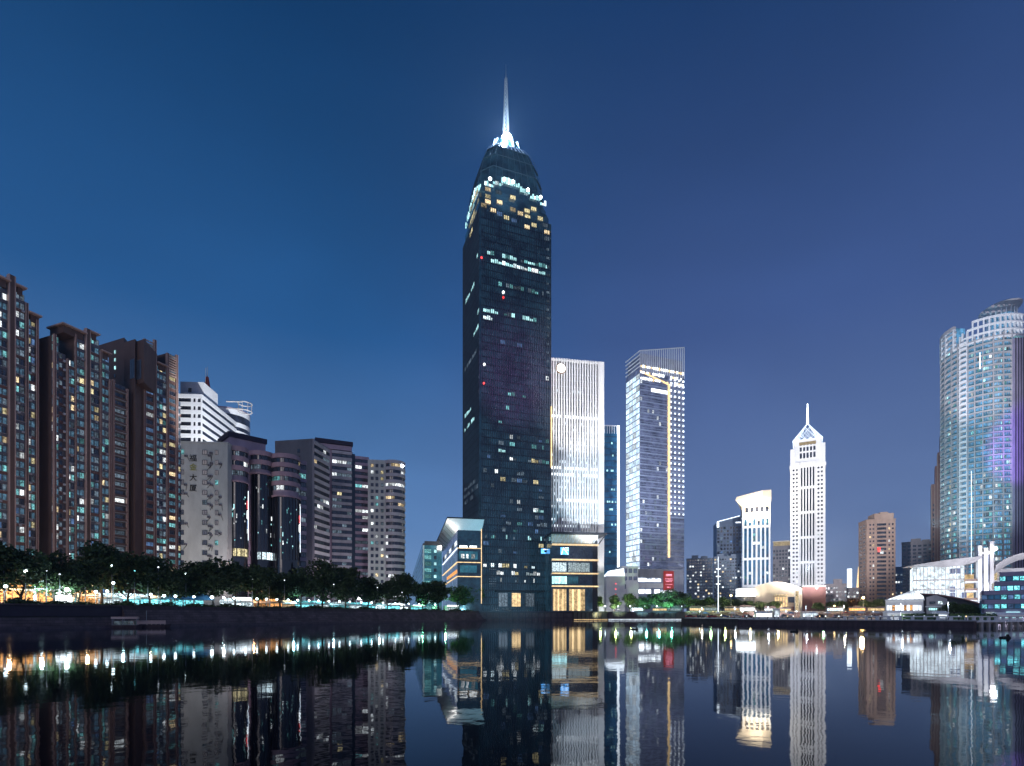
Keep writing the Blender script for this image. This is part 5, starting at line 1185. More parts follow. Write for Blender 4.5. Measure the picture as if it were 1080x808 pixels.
LT = [  # px, top row, crown width in px, metres inland, label
 (-14, 568, 66, 8, 'dark tree cut off by the left edge of the photo, over the orange shop light'),
 (22, 574, 62, 6, 'broad dark tree beside the white lit kiosk, in front of the tallest terracotta tower'),
 (57, 582, 50, 9, 'rounded dark tree between the white lit kiosk and the tallest left crown'),
 (84, 590, 44, 5, 'lower tree with a forked trunk over an orange glow, below the second terracotta tower'),
 (106, 570, 60, 9, 'highest dark crown of the left row, in front of the second terracotta tower'),
 (136, 579, 50, 7, 'dark tree above the two moored boats'),
 (158, 582, 46, 9, 'dark tree with an amber light in its crown, below the third terracotta tower'),
 (181, 597, 42, 6, 'small dark tree over the blue tents, left of the grey block with characters'),
 (203, 590, 46, 9, 'dark tree in front of the four characters block, over the right blue tent'),
 (224, 588, 46, 6, 'dark tree at the right corner of the four characters block'),
 (249, 589, 48, 8, 'dark tree below the leftmost glass drum'),
 (272, 594, 42, 6, 'dark tree below the middle glass drum, over the orange stall lights'),
 (296, 601, 40, 8, 'lower dark tree below the rightmost glass drum'),
 (318, 604, 36, 6, 'low dark tree below the grey slab tower'),
 (340, 589, 46, 8, 'tall dark tree in front of the mauve capped tower'),
 (364, 594, 42, 6, 'dark tree just right of the tall one before the mauve capped tower'),
 (388, 607, 36, 8, 'low dark tree below the gap left of the round bay tower'),
 (408, 611, 32, 6, 'low dark tree under the round banded bay'),
 (426, 603, 34, 6, 'dark tree standing higher than its neighbours, left of the small teal block'),
 (446, 613, 32, 8, 'green tinted tree below the small teal block'),
 (463, 611, 36, 5, 'rounded dark tree with a green edge, left of the wedge roofed office'),
 (483, 617, 28, 8, 'small dark tree under the wedge roofed office'),
 (499, 616, 26, 5, 'small dark tree touching the left edge of the tallest tower'),
]
for px, yt, wp, d, lab in LT:
    x, y = shore(px, d); tree(x, y, G, PZ(yt, y) - G, wp / F * y, lab, 'dark trees along the left quay')
RT = [ # px, top row, width, Y, label, low
 (631, 628, 13, 292, 'small yellow green lit tree at the corner of the dark podium'),
 (648, 627, 15, 297, 'small lit tree in front of the low windowless white block'),
 (664, 625, 16, 300, 'lit tree in front of the pale bluish block'),
 (679, 629, 20, 298, 'low teal lit tree left of the large green pair'),
 (692, 625, 26, 300, 'teal lit tree below the three screens of the shopping podium'),
 (706, 621, 30, 298, 'largest green lit tree, below the red banner'),
 (719, 624, 24, 304, 'dark edged tree closing the large green clump on its right'),
 (733, 631, 18, 310, 'dark low tree just right of the green clump'),
 (747, 629, 19, 312, 'green tree left of the slim lit mast'),
 (762, 629, 18, 312, 'yellow green lit tree at the foot of the slim lit mast'),
 (775, 631, 17, 316, 'olive tree between the mast and the glowing drum pavilion'),
 (788, 633, 17, 306, 'low olive tree below the glowing drum pavilion'),
 (802, 634, 17, 306, 'low olive tree before the left end of the arched hall'),
 (817, 633, 17, 304, 'flat topped olive tree before the middle of the arched hall'),
 (863, 635, 15, 304, 'dark green rounded bush like tree before the red brown box'),
 (876, 634, 11, 310, 'thin dark tree at the right end of the red brown box'),
 (887, 633, 17, 306, 'broad lit tree left of the orange street lamp'),
 (899, 630, 15, 312, 'reddish tree behind the orange lamp, left of the tan tower'),
 (913, 632, 15, 300, 'amber lit tree at the foot of the orange street lamp'),
 (928, 631, 15, 300, 'dark tree between the tan tower and the glowing restaurant'),
]
for i, (px, yt, wp, Y, lab) in enumerate(RT):
    tree(PX(px, Y), Y, G, max(3.5, PZ(yt, Y) - G), wp / F * Y, lab, 'lit trees along the right shore', lm=leaf_r if 'reddish' in lab else None)
for px, Y, yt, wp, lab in ((1006, 160, 634, 22, 'dark tree in front of the sloping brown roof, next to the white house'), (1018, 158, 636, 20, 'dark tree in front of the sloping brown roof, in the middle'), (1029, 156, 640, 16, 'dark low tree at the left corner of the blue terraced office')):
    tree(PX(px, Y), Y, GL, PZ(yt, Y) - GL, wp / F * Y, lab, 'dark trees by the sloping roof')
def hedge(p, q, h, wd, label):
    p, q = Vector(p), Vector(q); L = (q - p).length; e = empty('hedge', (p.x, p.y, GL), math.atan2(q.y - p.y, q.x - p.x), label, 'hedge')
    mb = MB(); r = random.Random(int(L * 10)); mb.mats = [leaf]
    mb.box(fr_front(), 0, L, -wd, 0, 0, h * .85, hedgem)
    lm = mb.mi(leaf)
    for k in range(int(L * 60)):
        p_ = Vector((r.uniform(0, L), r.uniform(0, wd) if r.random() < .5 else -.02, 0)); p_.z = h * r.uniform(.8, 1.05) if p_.y > 0 else r.uniform(.1, h)
        n = Vector((r.gauss(0, 1), r.gauss(0, 1), r.gauss(0, 1))).normalized(); t = n.orthogonal().normalized(); b_ = n.cross(t); s = .13; i = len(mb.v)
        mb.v += [tuple(p_ + t * s * 1.5), tuple(p_ + b_ * s), tuple(p_ - t * s * 1.5), tuple(p_ - b_ * s)]; mb.f.append((i, i + 1, i + 2, i + 3)); mb.m.append(lm)
    mb.build('foliage', e)
hedge((PX(951, 150), 150), (PX(990, 146), 146), 1.5, 1.4, 'clipped dark green hedge below the glowing restaurant')
hedge((PX(1002, 140), 140), (PX(1050, 132), 132), 1.5, 1.4, 'clipped dark green hedge below the sloping brown roof')

# ================================================================ street lamps, stalls, tents
def lamp_post(x, y, z, h, globe, label, group, arms=1, r=.28):
    e = empty('street_lamp', (x, y, z), rng.uniform(-.3, .3), label, 'street lamp', group)
    mb = MB(); mb.bar((0, 0, 0), (0, 0, h), .09, metal, 6, .06); mb.bar((0, 0, 0), (0, 0, .6), .16, darkm, 6, .12); mb.build('post', e)
    for k in range(arms):
        s = 0 if arms == 1 else (k * 2 - 1) * .7
        if arms > 1: mb = MB(); mb.bar((0, 0, h - .2), (s, 0, h + .1), .05, metal, 5); mb.build('arm', e)
        mb = MB(); mb.ball((s, 0, h + .25), r, globe, 10); mb.build('globe', e)
    return e
G1 = 'white globe lamps along the left quay'
near = [(-8, 'left edge'), (12, ''), (33, 'the tallest terracotta tower')]
for px, d, h, lab in ((6, 3, 3.4, 'globe lamp on the quay under the orange shop light'), (27, 3, 6.5, 'tall globe lamp just left of the white lit kiosk'), (70.5, 2.5, 3.2, 'brightest white globe lamp, right of the white lit kiosk'),
        (101, 3, 3.0, 'globe lamp left of the two moored boats'), (113, 3, 3.2, 'globe lamp right above the first moored boat'), (119.5, 2, 5.0, 'thin tall lamp post by the end of the dark upper wall'),
        (159, 3, 2.8, 'globe lamp above the railed moored boat'), (173, 3, 2.6, 'globe lamp left of the left blue tent'), (185, 3, 2.6, 'globe lamp in front of the left blue tent'), (204.5, 3, 2.6, 'globe lamp between the two blue tents'),
        (223.5, 3, 2.6, 'bright globe lamp right of the right blue tent')):
    x, y = shore(px, d); lamp_post(x, y, G, h, L_star, 'white ' + lab, G1, r=.42 if 'bright' in lab else .3)
for k, px in enumerate((236, 247, 259, 271, 281, 292, 304, 314, 326, 336, 347, 358, 369, 381, 392, 404, 417, 431, 442, 459)):
    x, y = shore(px, 3); lamp_post(x, y, G, 2.6, L_star, 'small white globe lamp on the quay under the dark trees', 'small white globe lamps right of the tents', r=.3)
def kiosk(x, y, rz, w_, h_, lm, label, sign=None, wm=whitew):
    e = empty('kiosk', (x, y, G), rz, label, 'kiosk', 'lit kiosks and stalls on the shore')
    mb = MB(); mb.box(fr_front(), 0, w_, -3, -.1, 0, h_, wm); mb.build('wall', e)
    mb = MB(); mb.box(fr_front(), .25, w_ - .25, -.1, .05, .9, h_ - 1.0, lm)
    for k in range(1, int(w_ / 1.2)): mb.box(fr_front(), 1.2 * k - .06, 1.2 * k + .06, .05, .12, .9, h_ - 1.0, darkm)
    mb.build('lit_front', e)
    mb = MB(); mb.hexa([(-.2, -1.3, h_ - .75), (w_ + .2, -1.3, h_ - .75), (w_ + .2, .0, h_ - .45), (-.2, 0, h_ - .45), (-.2, -1.3, h_ - .65), (w_ + .2, -1.3, h_ - .65), (w_ + .2, 0, h_ - .3), (-.2, 0, h_ - .3)], wm); mb.build('awning', e)
    mb = MB(); hs = rng.uniform(.2, .6); mb.box(fr_front(), .1 + w_ * rng.uniform(0, .3), w_ * rng.uniform(.7, .98), -.1, .1, h_ - .25, h_ + hs, sign or lm); mb.build('sign_board', e)
sa = math.atan2(SD.y, SD.x)
for px, d, w_, h_, lm, lab, sign in ((-12, 14, 7, 4.2, L_or, 'orange lit stall cut off by the left edge', L_or), (8, 14, 7.5, 4.4, L_or, 'long orange lit stall under the broad left tree', L_or), (38, 12, 6, 4.6, L_signw, 'kiosk with a big white glowing sign', L_signw),
        (56, 12, 4, 3.0, L_cafe, 'small turquoise lit stall right of the glowing sign', L_teal), (80, 13, 4, 3.4, L_or, 'orange lit stall behind the forked trunk', L_or), (95, 12, 6, 2.8, L_shop, 'white lit stall left of the moored boats', L_shop),
        (112, 12, 6.5, 2.8, L_cafe, 'turquoise lit stall above the first moored boat', L_shop), (132, 12, 7, 3.0, L_cafe, 'turquoise stall with a white sign above the moored boats', L_shop), (150, 12, 5, 2.8, L_shop, 'white stall below the amber lit tree', L_yel), (164, 13, 6, 2.8, L_cafe, 'turquoise stall right of the amber lit tree', L_shop),
        (232, 12, 5.5, 2.6, L_shop, 'white stall right of the blue tents', L_shop), (243, 12, 6, 2.8, L_shop, 'second white stall right of the blue tents', L_signw), (262, 12, 6, 2.7, L_or, 'orange stall below the leftmost glass drum', L_or), (276, 12, 6, 2.8, L_or, 'orange red stall below the middle glass drum', L_or),
        (290, 12, 6, 2.6, L_lobby, 'amber stall below the rightmost glass drum', L_yel), (310, 12, 7, 2.6, L_cafe, 'turquoise stall below the grey slab tower', L_cafe), (324, 12, 7, 2.6, L_shop, 'white blue stall below the grey slab tower', L_cafe), (344, 12, 8, 2.6, L_cafe, 'turquoise stall below the mauve capped tower', L_shop), (358, 12, 8, 2.6, L_shop, 'white stall below the mauve capped tower', L_cafe),
        (374, 12, 8, 2.6, L_cafe, 'turquoise stall at the right foot of the mauve capped tower', L_cafe), (388, 12, 7, 2.6, L_shop, 'white stall at the left foot of the round bay tower', L_teal), (404, 12, 7, 2.8, L_cafe, 'turquoise stall under the round bay', L_shop), (416, 12, 6, 2.6, L_shop, 'white stall right of the round bay tower', L_signw), (433, 12, 7, 2.6, L_cafe, 'pale stall below the small teal block', L_shop), (470, 12, 7, 2.8, L_shop, 'white lit stall below the wedge roofed office', L_signw)):
    x, y = shore(px, d); kiosk(x, y, sa - R(35), w_, h_, lm, lab, sign)
tent_m = mat('blue tent canvas', (.10, .30, .55), rough=.6)
for px, lab in ((186, 'left blue pyramid tent on the quay'), (209, 'right blue pyramid tent on the quay')):
    x, y = shore(px, 7); e = empty('tent', (x, y, G), sa, lab, 'tent', 'blue tents on the left quay')
    mb = MB(); mb.ring([[(-3, -2.5, 2.2), (3, -2.5, 2.2), (3, 2.5, 2.2), (-3, 2.5, 2.2)], [(-.2, -.2, 4.6), (.2, -.2, 4.6), (.2, .2, 4.6), (-.2, .2, 4.6)]], tent_m); mb.build('canopy', e)
    for dx in (-2.8, 2.8):
        for dy in (-2.3, 2.3): mb = MB(); mb.bar((dx, dy, 0), (dx, dy, 2.25), .07, metal, 5); mb.build('pole', e)
    mb = MB(); mb.box(fr_front(), -2.6, 2.6, -1.8, -1.7, .2, 2.1, L_cafe); mb.build('lit_back', e)
# dark bushes along the quay edge, taller lamps behind the trees, stalls under the right hand trees
def bush_mesh(seed):
    r = random.Random(seed); mb = MB(); mb.mats = [leaf]
    for k in range(420):
        a = r.uniform(0, 6.28); e_ = r.uniform(0, 1.57); q = r.uniform(.6, 1.06) * (1 + .18 * math.sin(3 * a + seed))
        p = Vector((q * math.cos(a) * math.cos(e_), q * math.sin(a) * math.cos(e_), q * math.sin(e_) * .8)); n = Vector((r.gauss(0, 1), r.gauss(0, 1), r.gauss(0, 1))).normalized(); t = n.orthogonal().normalized(); b_ = n.cross(t); s = r.uniform(.06, .11); i = len(mb.v)
        mb.v += [tuple(p + t * s * 1.5), tuple(p + b_ * s), tuple(p - t * s * 1.5), tuple(p - b_ * s)]; mb.f.append((i, i + 1, i + 2, i + 3)); mb.m.append(0)
    return mb.mesh('bush')
BM = [bush_mesh(s) for s in range(4)]
k = 0; px = 14.0
while px < 500:
    x, y = shore(px, 1.6); s = rng.uniform(.8, 1.7); o = bpy.data.objects.new('bush', BM[k % 4]); C.objects.link(o); o.location = (x, y, G + .05); o.scale = (s * rng.uniform(1.1, 2.0), s * 1.1, s * rng.uniform(.55, .95)); o.rotation_euler = (0, 0, sa)
    tag(o, 'low dark bush on the edge of the left quay, below the dark trees', 'bush', 'bushes along the left quay edge'); k += 1; px += rng.uniform(4, 11) * (1 if px < 250 else .8)
for px, h in ((4, 8.2), (49, 7.0), (63, 6.4), (90, 7.4), (118, 9.0), (142, 8.2), (156, 7.6), (167, 9.5), (196, 8.4), (240, 7.6), (266, 8.2), (284, 7.0), (300, 8.6), (332, 7.4), (352, 8.4), (376, 7.6), (398, 8.4), (424, 7.2), (452, 7.6)):
    x, y = shore(px, 5.0); lamp_post(x, y, G, h, rng.choice((L_led, L_led, L_cafe, L_star)), 'tall thin street lamp glinting through the dark trees', 'tall lamps among the left trees', r=.17)
for px, w_, lm, lab, sign in ((666, 7, L_shop, 'white lit stall under the teal lit trees', L_glow), (688, 8, L_lobby, 'amber lit stall under the green pair of trees', L_shop), (704, 7, L_shop, 'white lit stall under the largest green tree', L_gold), (727, 8, L_lobby, 'amber lit stall under the dark low tree', L_gold), (742, 7, L_shop, 'white lit stall left of the slim mast', L_led), (764, 8, L_lobby, 'amber lit stall right of the slim mast', L_gold), (780, 8, L_glow, 'bright white stall below the drum pavilion', L_glow), (806, 6, L_glow, 'bright white stall before the left end of the arched hall', L_gold), (822, 6, L_lobby, 'amber stall before the arched hall entrance', L_gold), (872, 8, L_shop, 'white stall below the low grey blocks', L_gold), (895, 8, L_or, 'orange lit stall by the orange street lamp', L_gold), (915, 8, L_lobby, 'amber stall below the tan tower', L_gold)):
    Yk = 301 if px > 722 else 300; kiosk(PX(px, Yk), Yk, math.atan2(-PX(px, Yk), Yk) , w_, rng.uniform(2.6, 3.4), lm, lab, stone_p, spand)
# slim lit mast on the right
Y = 306; e = empty('lit_mast', (PX(757.5, Y), Y, G), 0, 'slim white lit mast with small cross arms, among the right hand trees', 'mast')
mb = MB(); mb.bar((0, 0, 0), (0, 0, PZ(587, Y) - G), .22, L_led, 6, .10); mb.build('pole', e)
for k in range(3): z = PZ(600 + k * 8, Y) - G; mb = MB(); mb.bar((-1.2, 0, z), (1.2, 0, z), .22, L_signw, 5); mb.build('cross_arm', e)
# lamps on the right
Y = 268; lamp_post(PX(910.5, Y), Y, GL, PZ(631, Y) - GL, L_orange_lamp, 'blazing orange street lamp at the foot of the tan tower', None, r=.6)
lamp_post(PX(771, 300), 300, G, PZ(628.5, 300) - G, L_orange_lamp, 'warm street lamp left of the glowing drum pavilion', None, r=.5)
lamp_post(PX(880, 300), 300, G, PZ(640, 300) - G, L_orange_lamp, 'small warm street lamp right of the red brown box', None, r=.5)
for k, px in enumerate((641, 655, 668, 684, 697, 711, 724, 738, 752, 783, 797, 811, 829, 840, 856, 892, 921, 936)):
    lamp_post(PX(px, 288), 288 if px > 725 else 296, GL if px > 725 else G, 3.0, rng.choice((L_led, L_gold, L_star)), 'small lamp post on the right shore below the lit trees', 'small lamps along the right shore', r=.3)
# white huts, cars and boats
def hut(px, Y, w_, h_, label, m=whitew, lm=None):
    e = empty('white_hut', (PX(px, Y), Y, GL), R(-12), label, 'hut'); mb = MB(); mb.box(fr_front(), 0, w_, -3, 0, 0, h_, m); mb.build('wall', e)
    mb = MB(); mb.ring([[(-.3, -.4, h_), (w_ + .3, -.4, h_), (w_ + .3, 3.3, h_), (-.3, 3.3, h_)], [(.2, .8, h_ + .6), (w_ - .2, .8, h_ + .6), (w_ - .2, 2.2, h_ + .6), (.2, 2.2, h_ + .6)]], m); mb.build('roof', e)
    mb = MB(); mb.box(fr_front(), .4, w_ - .4, .0, .06, .5, h_ - .5, lm or L_hall); mb.build('window', e)
hut(816.5, 270, 2.8, 4.0, 'narrow white hut in front of the arched hall'); hut(846, 268, 7.5, 2.6, 'wide low white hut in front of the red brown box'); hut(797, 272, 8, 2.6, 'glowing white hut in front of the left half of the arched hall', lm=L_signw)
hut(936, 165, 7, 1.9, 'low white hut in front of the glowing restaurant'); hut(988, 158, 3.0, 1.8, 'small white hut between the two hedges')
hut(1053, 132, 7.5, 1.3, 'flat white hut in front of the blue terraced office', lm=L_cyan)
def car(x, y, z, rz, col, label):
    e = empty('parked_car', (x, y, z), rz, label, 'car', 'cars parked along the right shore')
    pf = lambda pts, yw: [(px_, yw, pz_) for px_, pz_ in pts]
    body = [(-2.2, .35), (2.2, .35), (2.25, .75), (1.2, .92), (-2.0, .95), (-2.25, .7)]; cab = [(-1.7, .95), (.95, .92), (.35, 1.45), (-1.2, 1.47)]
    mb = MB(); mb.ring([pf(body, -.88), pf(body, .88)], col); mb.build('body', e)
    mb = MB(); mb.ring([pf(cab, -.72), pf(cab, .72)], gl_dk); mb.build('cabin', e)
    mb = MB(); mb.ring([pf([(-1.2, 1.47), (.35, 1.45), (.3, 1.52), (-1.15, 1.53)], -.7), pf([(-1.2, 1.47), (.35, 1.45), (.3, 1.52), (-1.15, 1.53)], .7)], col); mb.build('roof', e)
    for wx in (-1.35, 1.35):
        for wy in (-.85, .85): mb = MB(); mb.bar((wx, wy - .1, .33), (wx, wy + .1, .33), .33, inkm, 12); mb.build('wheel', e)
    for wy in (-.6, .6):
        mb = MB(); mb.ball((2.2, wy, .68), .13, L_star, 6); mb.build('headlight', e); mb = MB(); mb.ball((-2.2, wy, .72), .1, L_red, 6); mb.build('tail_light', e)
cw = mat('silver car paint', (.5, .5, .53), rough=.3, var=.03); cd = mat('dark car paint', (.04, .04, .06), rough=.3); cr_ = mat('dark red car paint', (.25, .03, .05), rough=.3); cb = mat('blue car paint', (.06, .09, .25), rough=.3)
for px, Y, col, lab in ((728, 262, cr_, 'dark red parked car nearest the tip of the promontory'), (739, 260, cd, 'dark parked car right of the dark red one'), (751, 262, cr_, 'dark red parked car below the slim lit mast'), (764, 258, cb, 'blue parked car right of the mast'), (777, 262, cw, 'silver parked car below the warm lamp'), (789, 256, cd, 'dark parked car in front of the glowing hut'),
                        (828, 250, cw, 'silver parked car in front of the arched hall pylon'), (866, 248, cd, 'dark parked car in front of the wide white hut'), (884, 246, cw, 'silver parked car left of the orange lamp'), (902, 240, cb, 'blue parked car at the foot of the orange lamp'), (921, 236, cr_, 'dark red parked car left of the low white hut')):
    car(PX(px, Y), Y, GL, R(rng.uniform(-20, 5)), col, lab)
boatm = mat('boat paint', (.55, .42, .40), rough=.5)
for px, d, L, hc, lab, rail in ((134, -5, 5.6, 2.3, 'covered boat with a pale roof, moored at the end of the dark upper wall', False), (158, -6.2, 8.0, 1.5, 'low boat with a pale railing, moored right of the covered one', True)):
    x, y = shore(px, d); e = empty('moored_boat', (x, y, 0), sa - R(38), lab, 'boat', 'boats moored at the left quay')
    mb = MB(); h0 = [(-L / 2, -.9, .55), (L / 2 - 1, -.9, .55), (L / 2, 0, .75), (L / 2 - 1, .9, .55), (-L / 2, .9, .55)]; h1 = [(x_ * .92, y_ * .75, -.2) for x_, y_, z_ in h0]; mb.ring([h1, h0], stone_d); mb.build('hull', e)
    if not rail:
        mb = MB(); mb.box(fr_front(), -L / 2 + .2, L / 2 - .8, -1.0, 1.0, hc - .45, hc, boatm); mb.build('roof', e)
        mb = MB()
        for xx in (-L / 2 + .4, -.6, L / 2 - 1): mb.bar((xx, -.8, .5), (xx, -.8, hc - .4), .07, metal, 5); mb.bar((xx, .8, .5), (xx, .8, hc - .4), .07, metal, 5)
        mb.box(fr_front(), -L / 2 + .3, L / 2 - .9, .75, .85, .5, .58, metal); mb.box(fr_front(), -L / 2 + .3, L / 2 - .9, -.85, -.75, .5, .58, metal)
        for xx in (-L / 2 + .4, L / 2 - 1): mb.box(fr_front(), xx - .05, xx + .05, -.85, .85, .5, .58, metal)
        mb.build('roof_post', e); mb = MB(); mb.box(fr_front(), -L / 2 + .5, L / 2 - 1.2, -.6, -.5, .6, 1.4, L_dim); mb.build('lit_cabin', e)  # glowing panel added to brighten the boat
    else:
        mb = MB(); mb.box(fr_front(), -L / 2 + .3, L / 2 - 1, .85, .9, .75, 1.35, boatm)
        for k in range(9): xx = -L / 2 + .4 + k * (L - 1.6) / 8; mb.box(fr_front(), xx, xx + .1, .9, .96, .5, hc, boatm)
        mb.box(fr_front(), -L / 2 + .3, L / 2 - 1, .84, .97, hc - .1, hc, boatm); mb.build('railing', e); mb = MB(); mb.bar((-.6, 0, .5), (-.6, 0, 3.6), .06, metal, 5); mb.build('mast', e)
for px, y_, lab in ((669.5, 664, 'small dark float on the water below the green lit trees'), (838, 666.5, 'small dark float just off the promontory wall'), (1060, 673, 'dark float on the water at the right edge')):
    Y = CAM * F / (y_ - HZ); e = empty('float', (PX(px, Y), Y, 0), .3, lab, 'float')
    mb = MB(); mb.ring([[(-.7, -.25, -.1), (.7, -.25, -.1), (.7, .25, -.1), (-.7, .25, -.1)], [(-.6, -.2, .16), (.5, -.2, .22), (.5, .2, .22), (-.6, .2, .16)]], inkm); mb.ball((.45, 0, .3), .16, inkm, 8); mb.build('body', e)
def bollard(x, y, z, lm, label, group):
    e = empty('added_bollard_light', (x, y, z), 0, label, 'added bollard light', group)
    mb = MB(); mb.bar((0, 0, 0), (0, 0, .8), .09, darkm, 6); mb.build('post', e); mb = MB(); mb.bar((0, 0, .8), (0, 0, 1.05), .12, lm, 6); mb.build('lamp', e)
for k in range(26):  # small lights added to fill the bare edge and streak the water
    t = (k + rng.uniform(.2, .8)) / 26; p = Vector(pr[1]).lerp(Vector(pr[2]), t); bollard(p.x + 1.2, p.y + 1.4, GL, rng.choice((L_led, L_gold, L_signw)), 'short lit bollard along the edge of the promontory wall', 'lit bollards along the promontory')
for k, (px, Y, col) in enumerate([(x_, y_, c_) for x_, y_, c_ in ((732, 236, whitew), (744, 228, tent_m), (757, 233, whitew), (772, 224, whitew), (786, 232, redm), (806, 222, whitew), (834, 214, tent_m), (858, 210, whitew), (873, 204, whitew), (892, 200, redm), (908, 194, whitew), (924, 188, whitew))]):
    e = empty('parasol', (PX(px, Y), Y, GL), 0, ('white', 'blue', 'red')[(whitew, tent_m, redm).index(col)] + ' parasol on the promontory, ' + ('beside the tip of the promontory', 'right of the white one nearest the promontory tip', 'below the slim lit mast', 'below the drum pavilion lamp', 'below the drum pavilion', 'left of the narrow white hut', 'right of the narrow white hut', 'left of the wide white hut', 'in front of the wide white hut', 'left of the orange lamp', 'below the orange lamp', 'left of the glowing restaurant')[k], 'parasol', 'parasols on the promontory')
    mb = MB(); mb.bar((0, 0, 0), (0, 0, 2.2), .05, metal, 5); mb.build('pole', e)
    mb = MB(); ringp = lambda r_, z_: [(r_ * math.cos(t), r_ * math.sin(t), z_) for t in [math.pi * j / 4 for j in range(8)]]; mb.ring([ringp(1.7, 1.95), ringp(1.65, 2.0), ringp(.1, 2.6)], col); mb.build('canopy', e)
    mb = MB(); mb.bar((.5, 0, .0), (.5, 0, .7), .05, metal, 5); mb.ring([[(.5 + q[0] * .3, q[1] * .3, .7) for q in ringp(1.6, 0)], [(.5 + q[0] * .3, q[1] * .3, .76) for q in ringp(1.6, 0)]], slabc); mb.build('table', e)
for px, Y, col in ((740, 225, (1, .85, .7)), (775, 215, (.8, .9, 1)), (810, 205, (.8, .9, 1)), (850, 195, (.75, .88, 1)), (890, 180, (1, .8, .6)), (950, 150, (.75, .9, 1)), (1000, 135, (.75, .9, 1))):
    lamp_post(PX(px, Y), Y, GL, 4.2, L_led, 'added slim lamp post lighting the paving of the promontory', 'added slim lamp posts on the promontory', r=.16)
    lamp('POINT', (PX(px, Y), Y - .6, GL + 4.0), 700, col, None, .15)  # post and light added to brighten the paving
# paved strip and road on the promontory, painted lines
def strip(name, pts, z, m): 
    mb = MB(); mb.v = [(x, y, z) for x, y in pts]; mb.f = [tuple(range(len(pts)))]; mb.m = [0]; mb.mats = [m]; return structure(mb.build(name))
strip('shore_road', [(98, 232), (260, 222), (260, 246), (98, 256)], GL + .01, asph)
for k in range(14): pass

# ================================================================ lamps of the place, and added lights that have no fixture
cool = (.85, .93, 1.0); warm = (1.0, .74, .45)
def spot(px, y, Y, tpx, ty, tY, power, col, ang, blend=.5, size=1.0): return lamp('SPOT', at(px, y, Y), power, col, at(tpx, ty, tY), size, ang, blend)
K = 1e4
spot(852, 600, 210, 852, 540, 505, 420 * K, (.97, .97, 1), 34)            # pyramid tower, from an added lamp hung in mid-air
spot(800, 600, 230, 852, 470, 505, 110 * K, (.92, .95, 1), 20)
spot(800, 610, 250, 797, 575, 505, 95 * K, (.85, .93, 1), 20)            # crowned tower shaft
lamp('AREA', at(788, 543, 488), 2.2 * K, (1, .86, .62), at(796, 522, 500), 6)
lamp('AREA', at(806, 543, 486), 2.2 * K, (1, .86, .62), at(804, 522, 500), 6)
spot(640, 640, 205, 608, 560, 304, 2.5 * K, (.98, .96, 1), 30, .9, 1.5)   # white fins, from added floods far in front of them
spot(720, 640, 200, 608, 470, 306, 20 * K, (1, .95, .95), 30)
spot(640, 630, 290, 634, 500, 304, 5 * K, (1, .95, .92), 80)
spot(720, 600, 200, 610, 405, 306, 150 * K, (1, .98, .95), 27)
spot(690, 600, 170, 540, 395, 290, 230 * K, (.6, .2, .5), 19, .9)      # added violet spot standing in for a purple reflection on the tallest tower
spot(540, 640, 190, 540, 575, 283, 18 * K, (.3, .8, 1), 60, .9)  # added cyan spot tinting the lower front of the tallest tower
spot(648, 645, 290, 650, 618, 320, 1.6 * K, (.97, .98, 1), 110)
spot(668, 645, 300, 664, 612, 335, 1.4 * K, (.85, .92, 1), 110)
spot(600, 600, 200, 668, 480, 376, 90 * K, (.80, .92, 1), 34)            # silver tower, left face
spot(702, 640, 260, 697, 480, 374, 50 * K, (.66, .72, 1), 44)
spot(820, 648, 275, 818, 620, 325, 9.0 * K, (1, .88, .72), 110)          # arched hall
spot(838, 648, 300, 830, 625, 325, 1.2 * K, (1, .84, .62), 120)
spot(858, 648, 300, 858, 630, 338, .15 * K, (1, .7, .6), 110)
lamp('POINT', at(909, 632, 262), 2.2 * K, (1, .62, .25), None, .8)       # the orange street lamp
spot(872, 640, 380, 908, 590, 450, 4 * K, (1, .62, .34), 60)            # warm flank of the tan tower
spot(935, 645, 250, 928, 580, 430, 3 * K, (1, .88, .86), 40)
spot(985, 555, 262, 1022, 470, 370, 90 * K, (.62, .90, 1), 50)           # round tower
spot(1046, 555, 255, 1094, 470, 350, 200 * K, (.45, .20, 1), 20)
spot(1030, 550, 262, 1045, 345, 380, 110 * K, (1, .86, .92), 30)  # added spot to brighten the visor roof
lamp('POINT', at(1047, 581, 218), .1 * K, (1, .96, .9), None, .8)
lamp('AREA', at(1000, 628, 215), .5 * K, (.9, .92, 1), at(1005, 590, 232), 8)
lamp('AREA', at(1068, 618, 205), .5 * K, (.9, .92, 1), at(1066, 590, 222), 6)
spot(945, 650, 150, 955, 630, 182, .5 * K, (.92, .97, 1), 110)
spot(1060, 655, 118, 1060, 630, 152, .5 * K, (.75, .72, 1), 100)
for px, col, pw in ((632, (.7, 1, .3), .10), (648, (.8, 1, .3), .10), (664, (.9, 1, .35), .10), (680, (.2, .9, .75), .1), (693, (.2, .95, .8), .15), (706, (.2, .95, .65), .15), (747, (.5, .9, .4), .12), (762, (.8, .95, .3), .2), (788, (1, .8, .4), .1), (817, (1, .8, .4), .1), (887, (.9, .85, .4), .12), (864, (.4, .8, .4), .06)):
    lamp('POINT', (PX(px, 292), 288, G + 3.2), pw * K, col, None, .5)
spot(534, 215, 262, 532, 165, 305, 14 * K, (.35, .8, 1), 50)  # added cyan spot in front of the tallest tower, brightening its crown
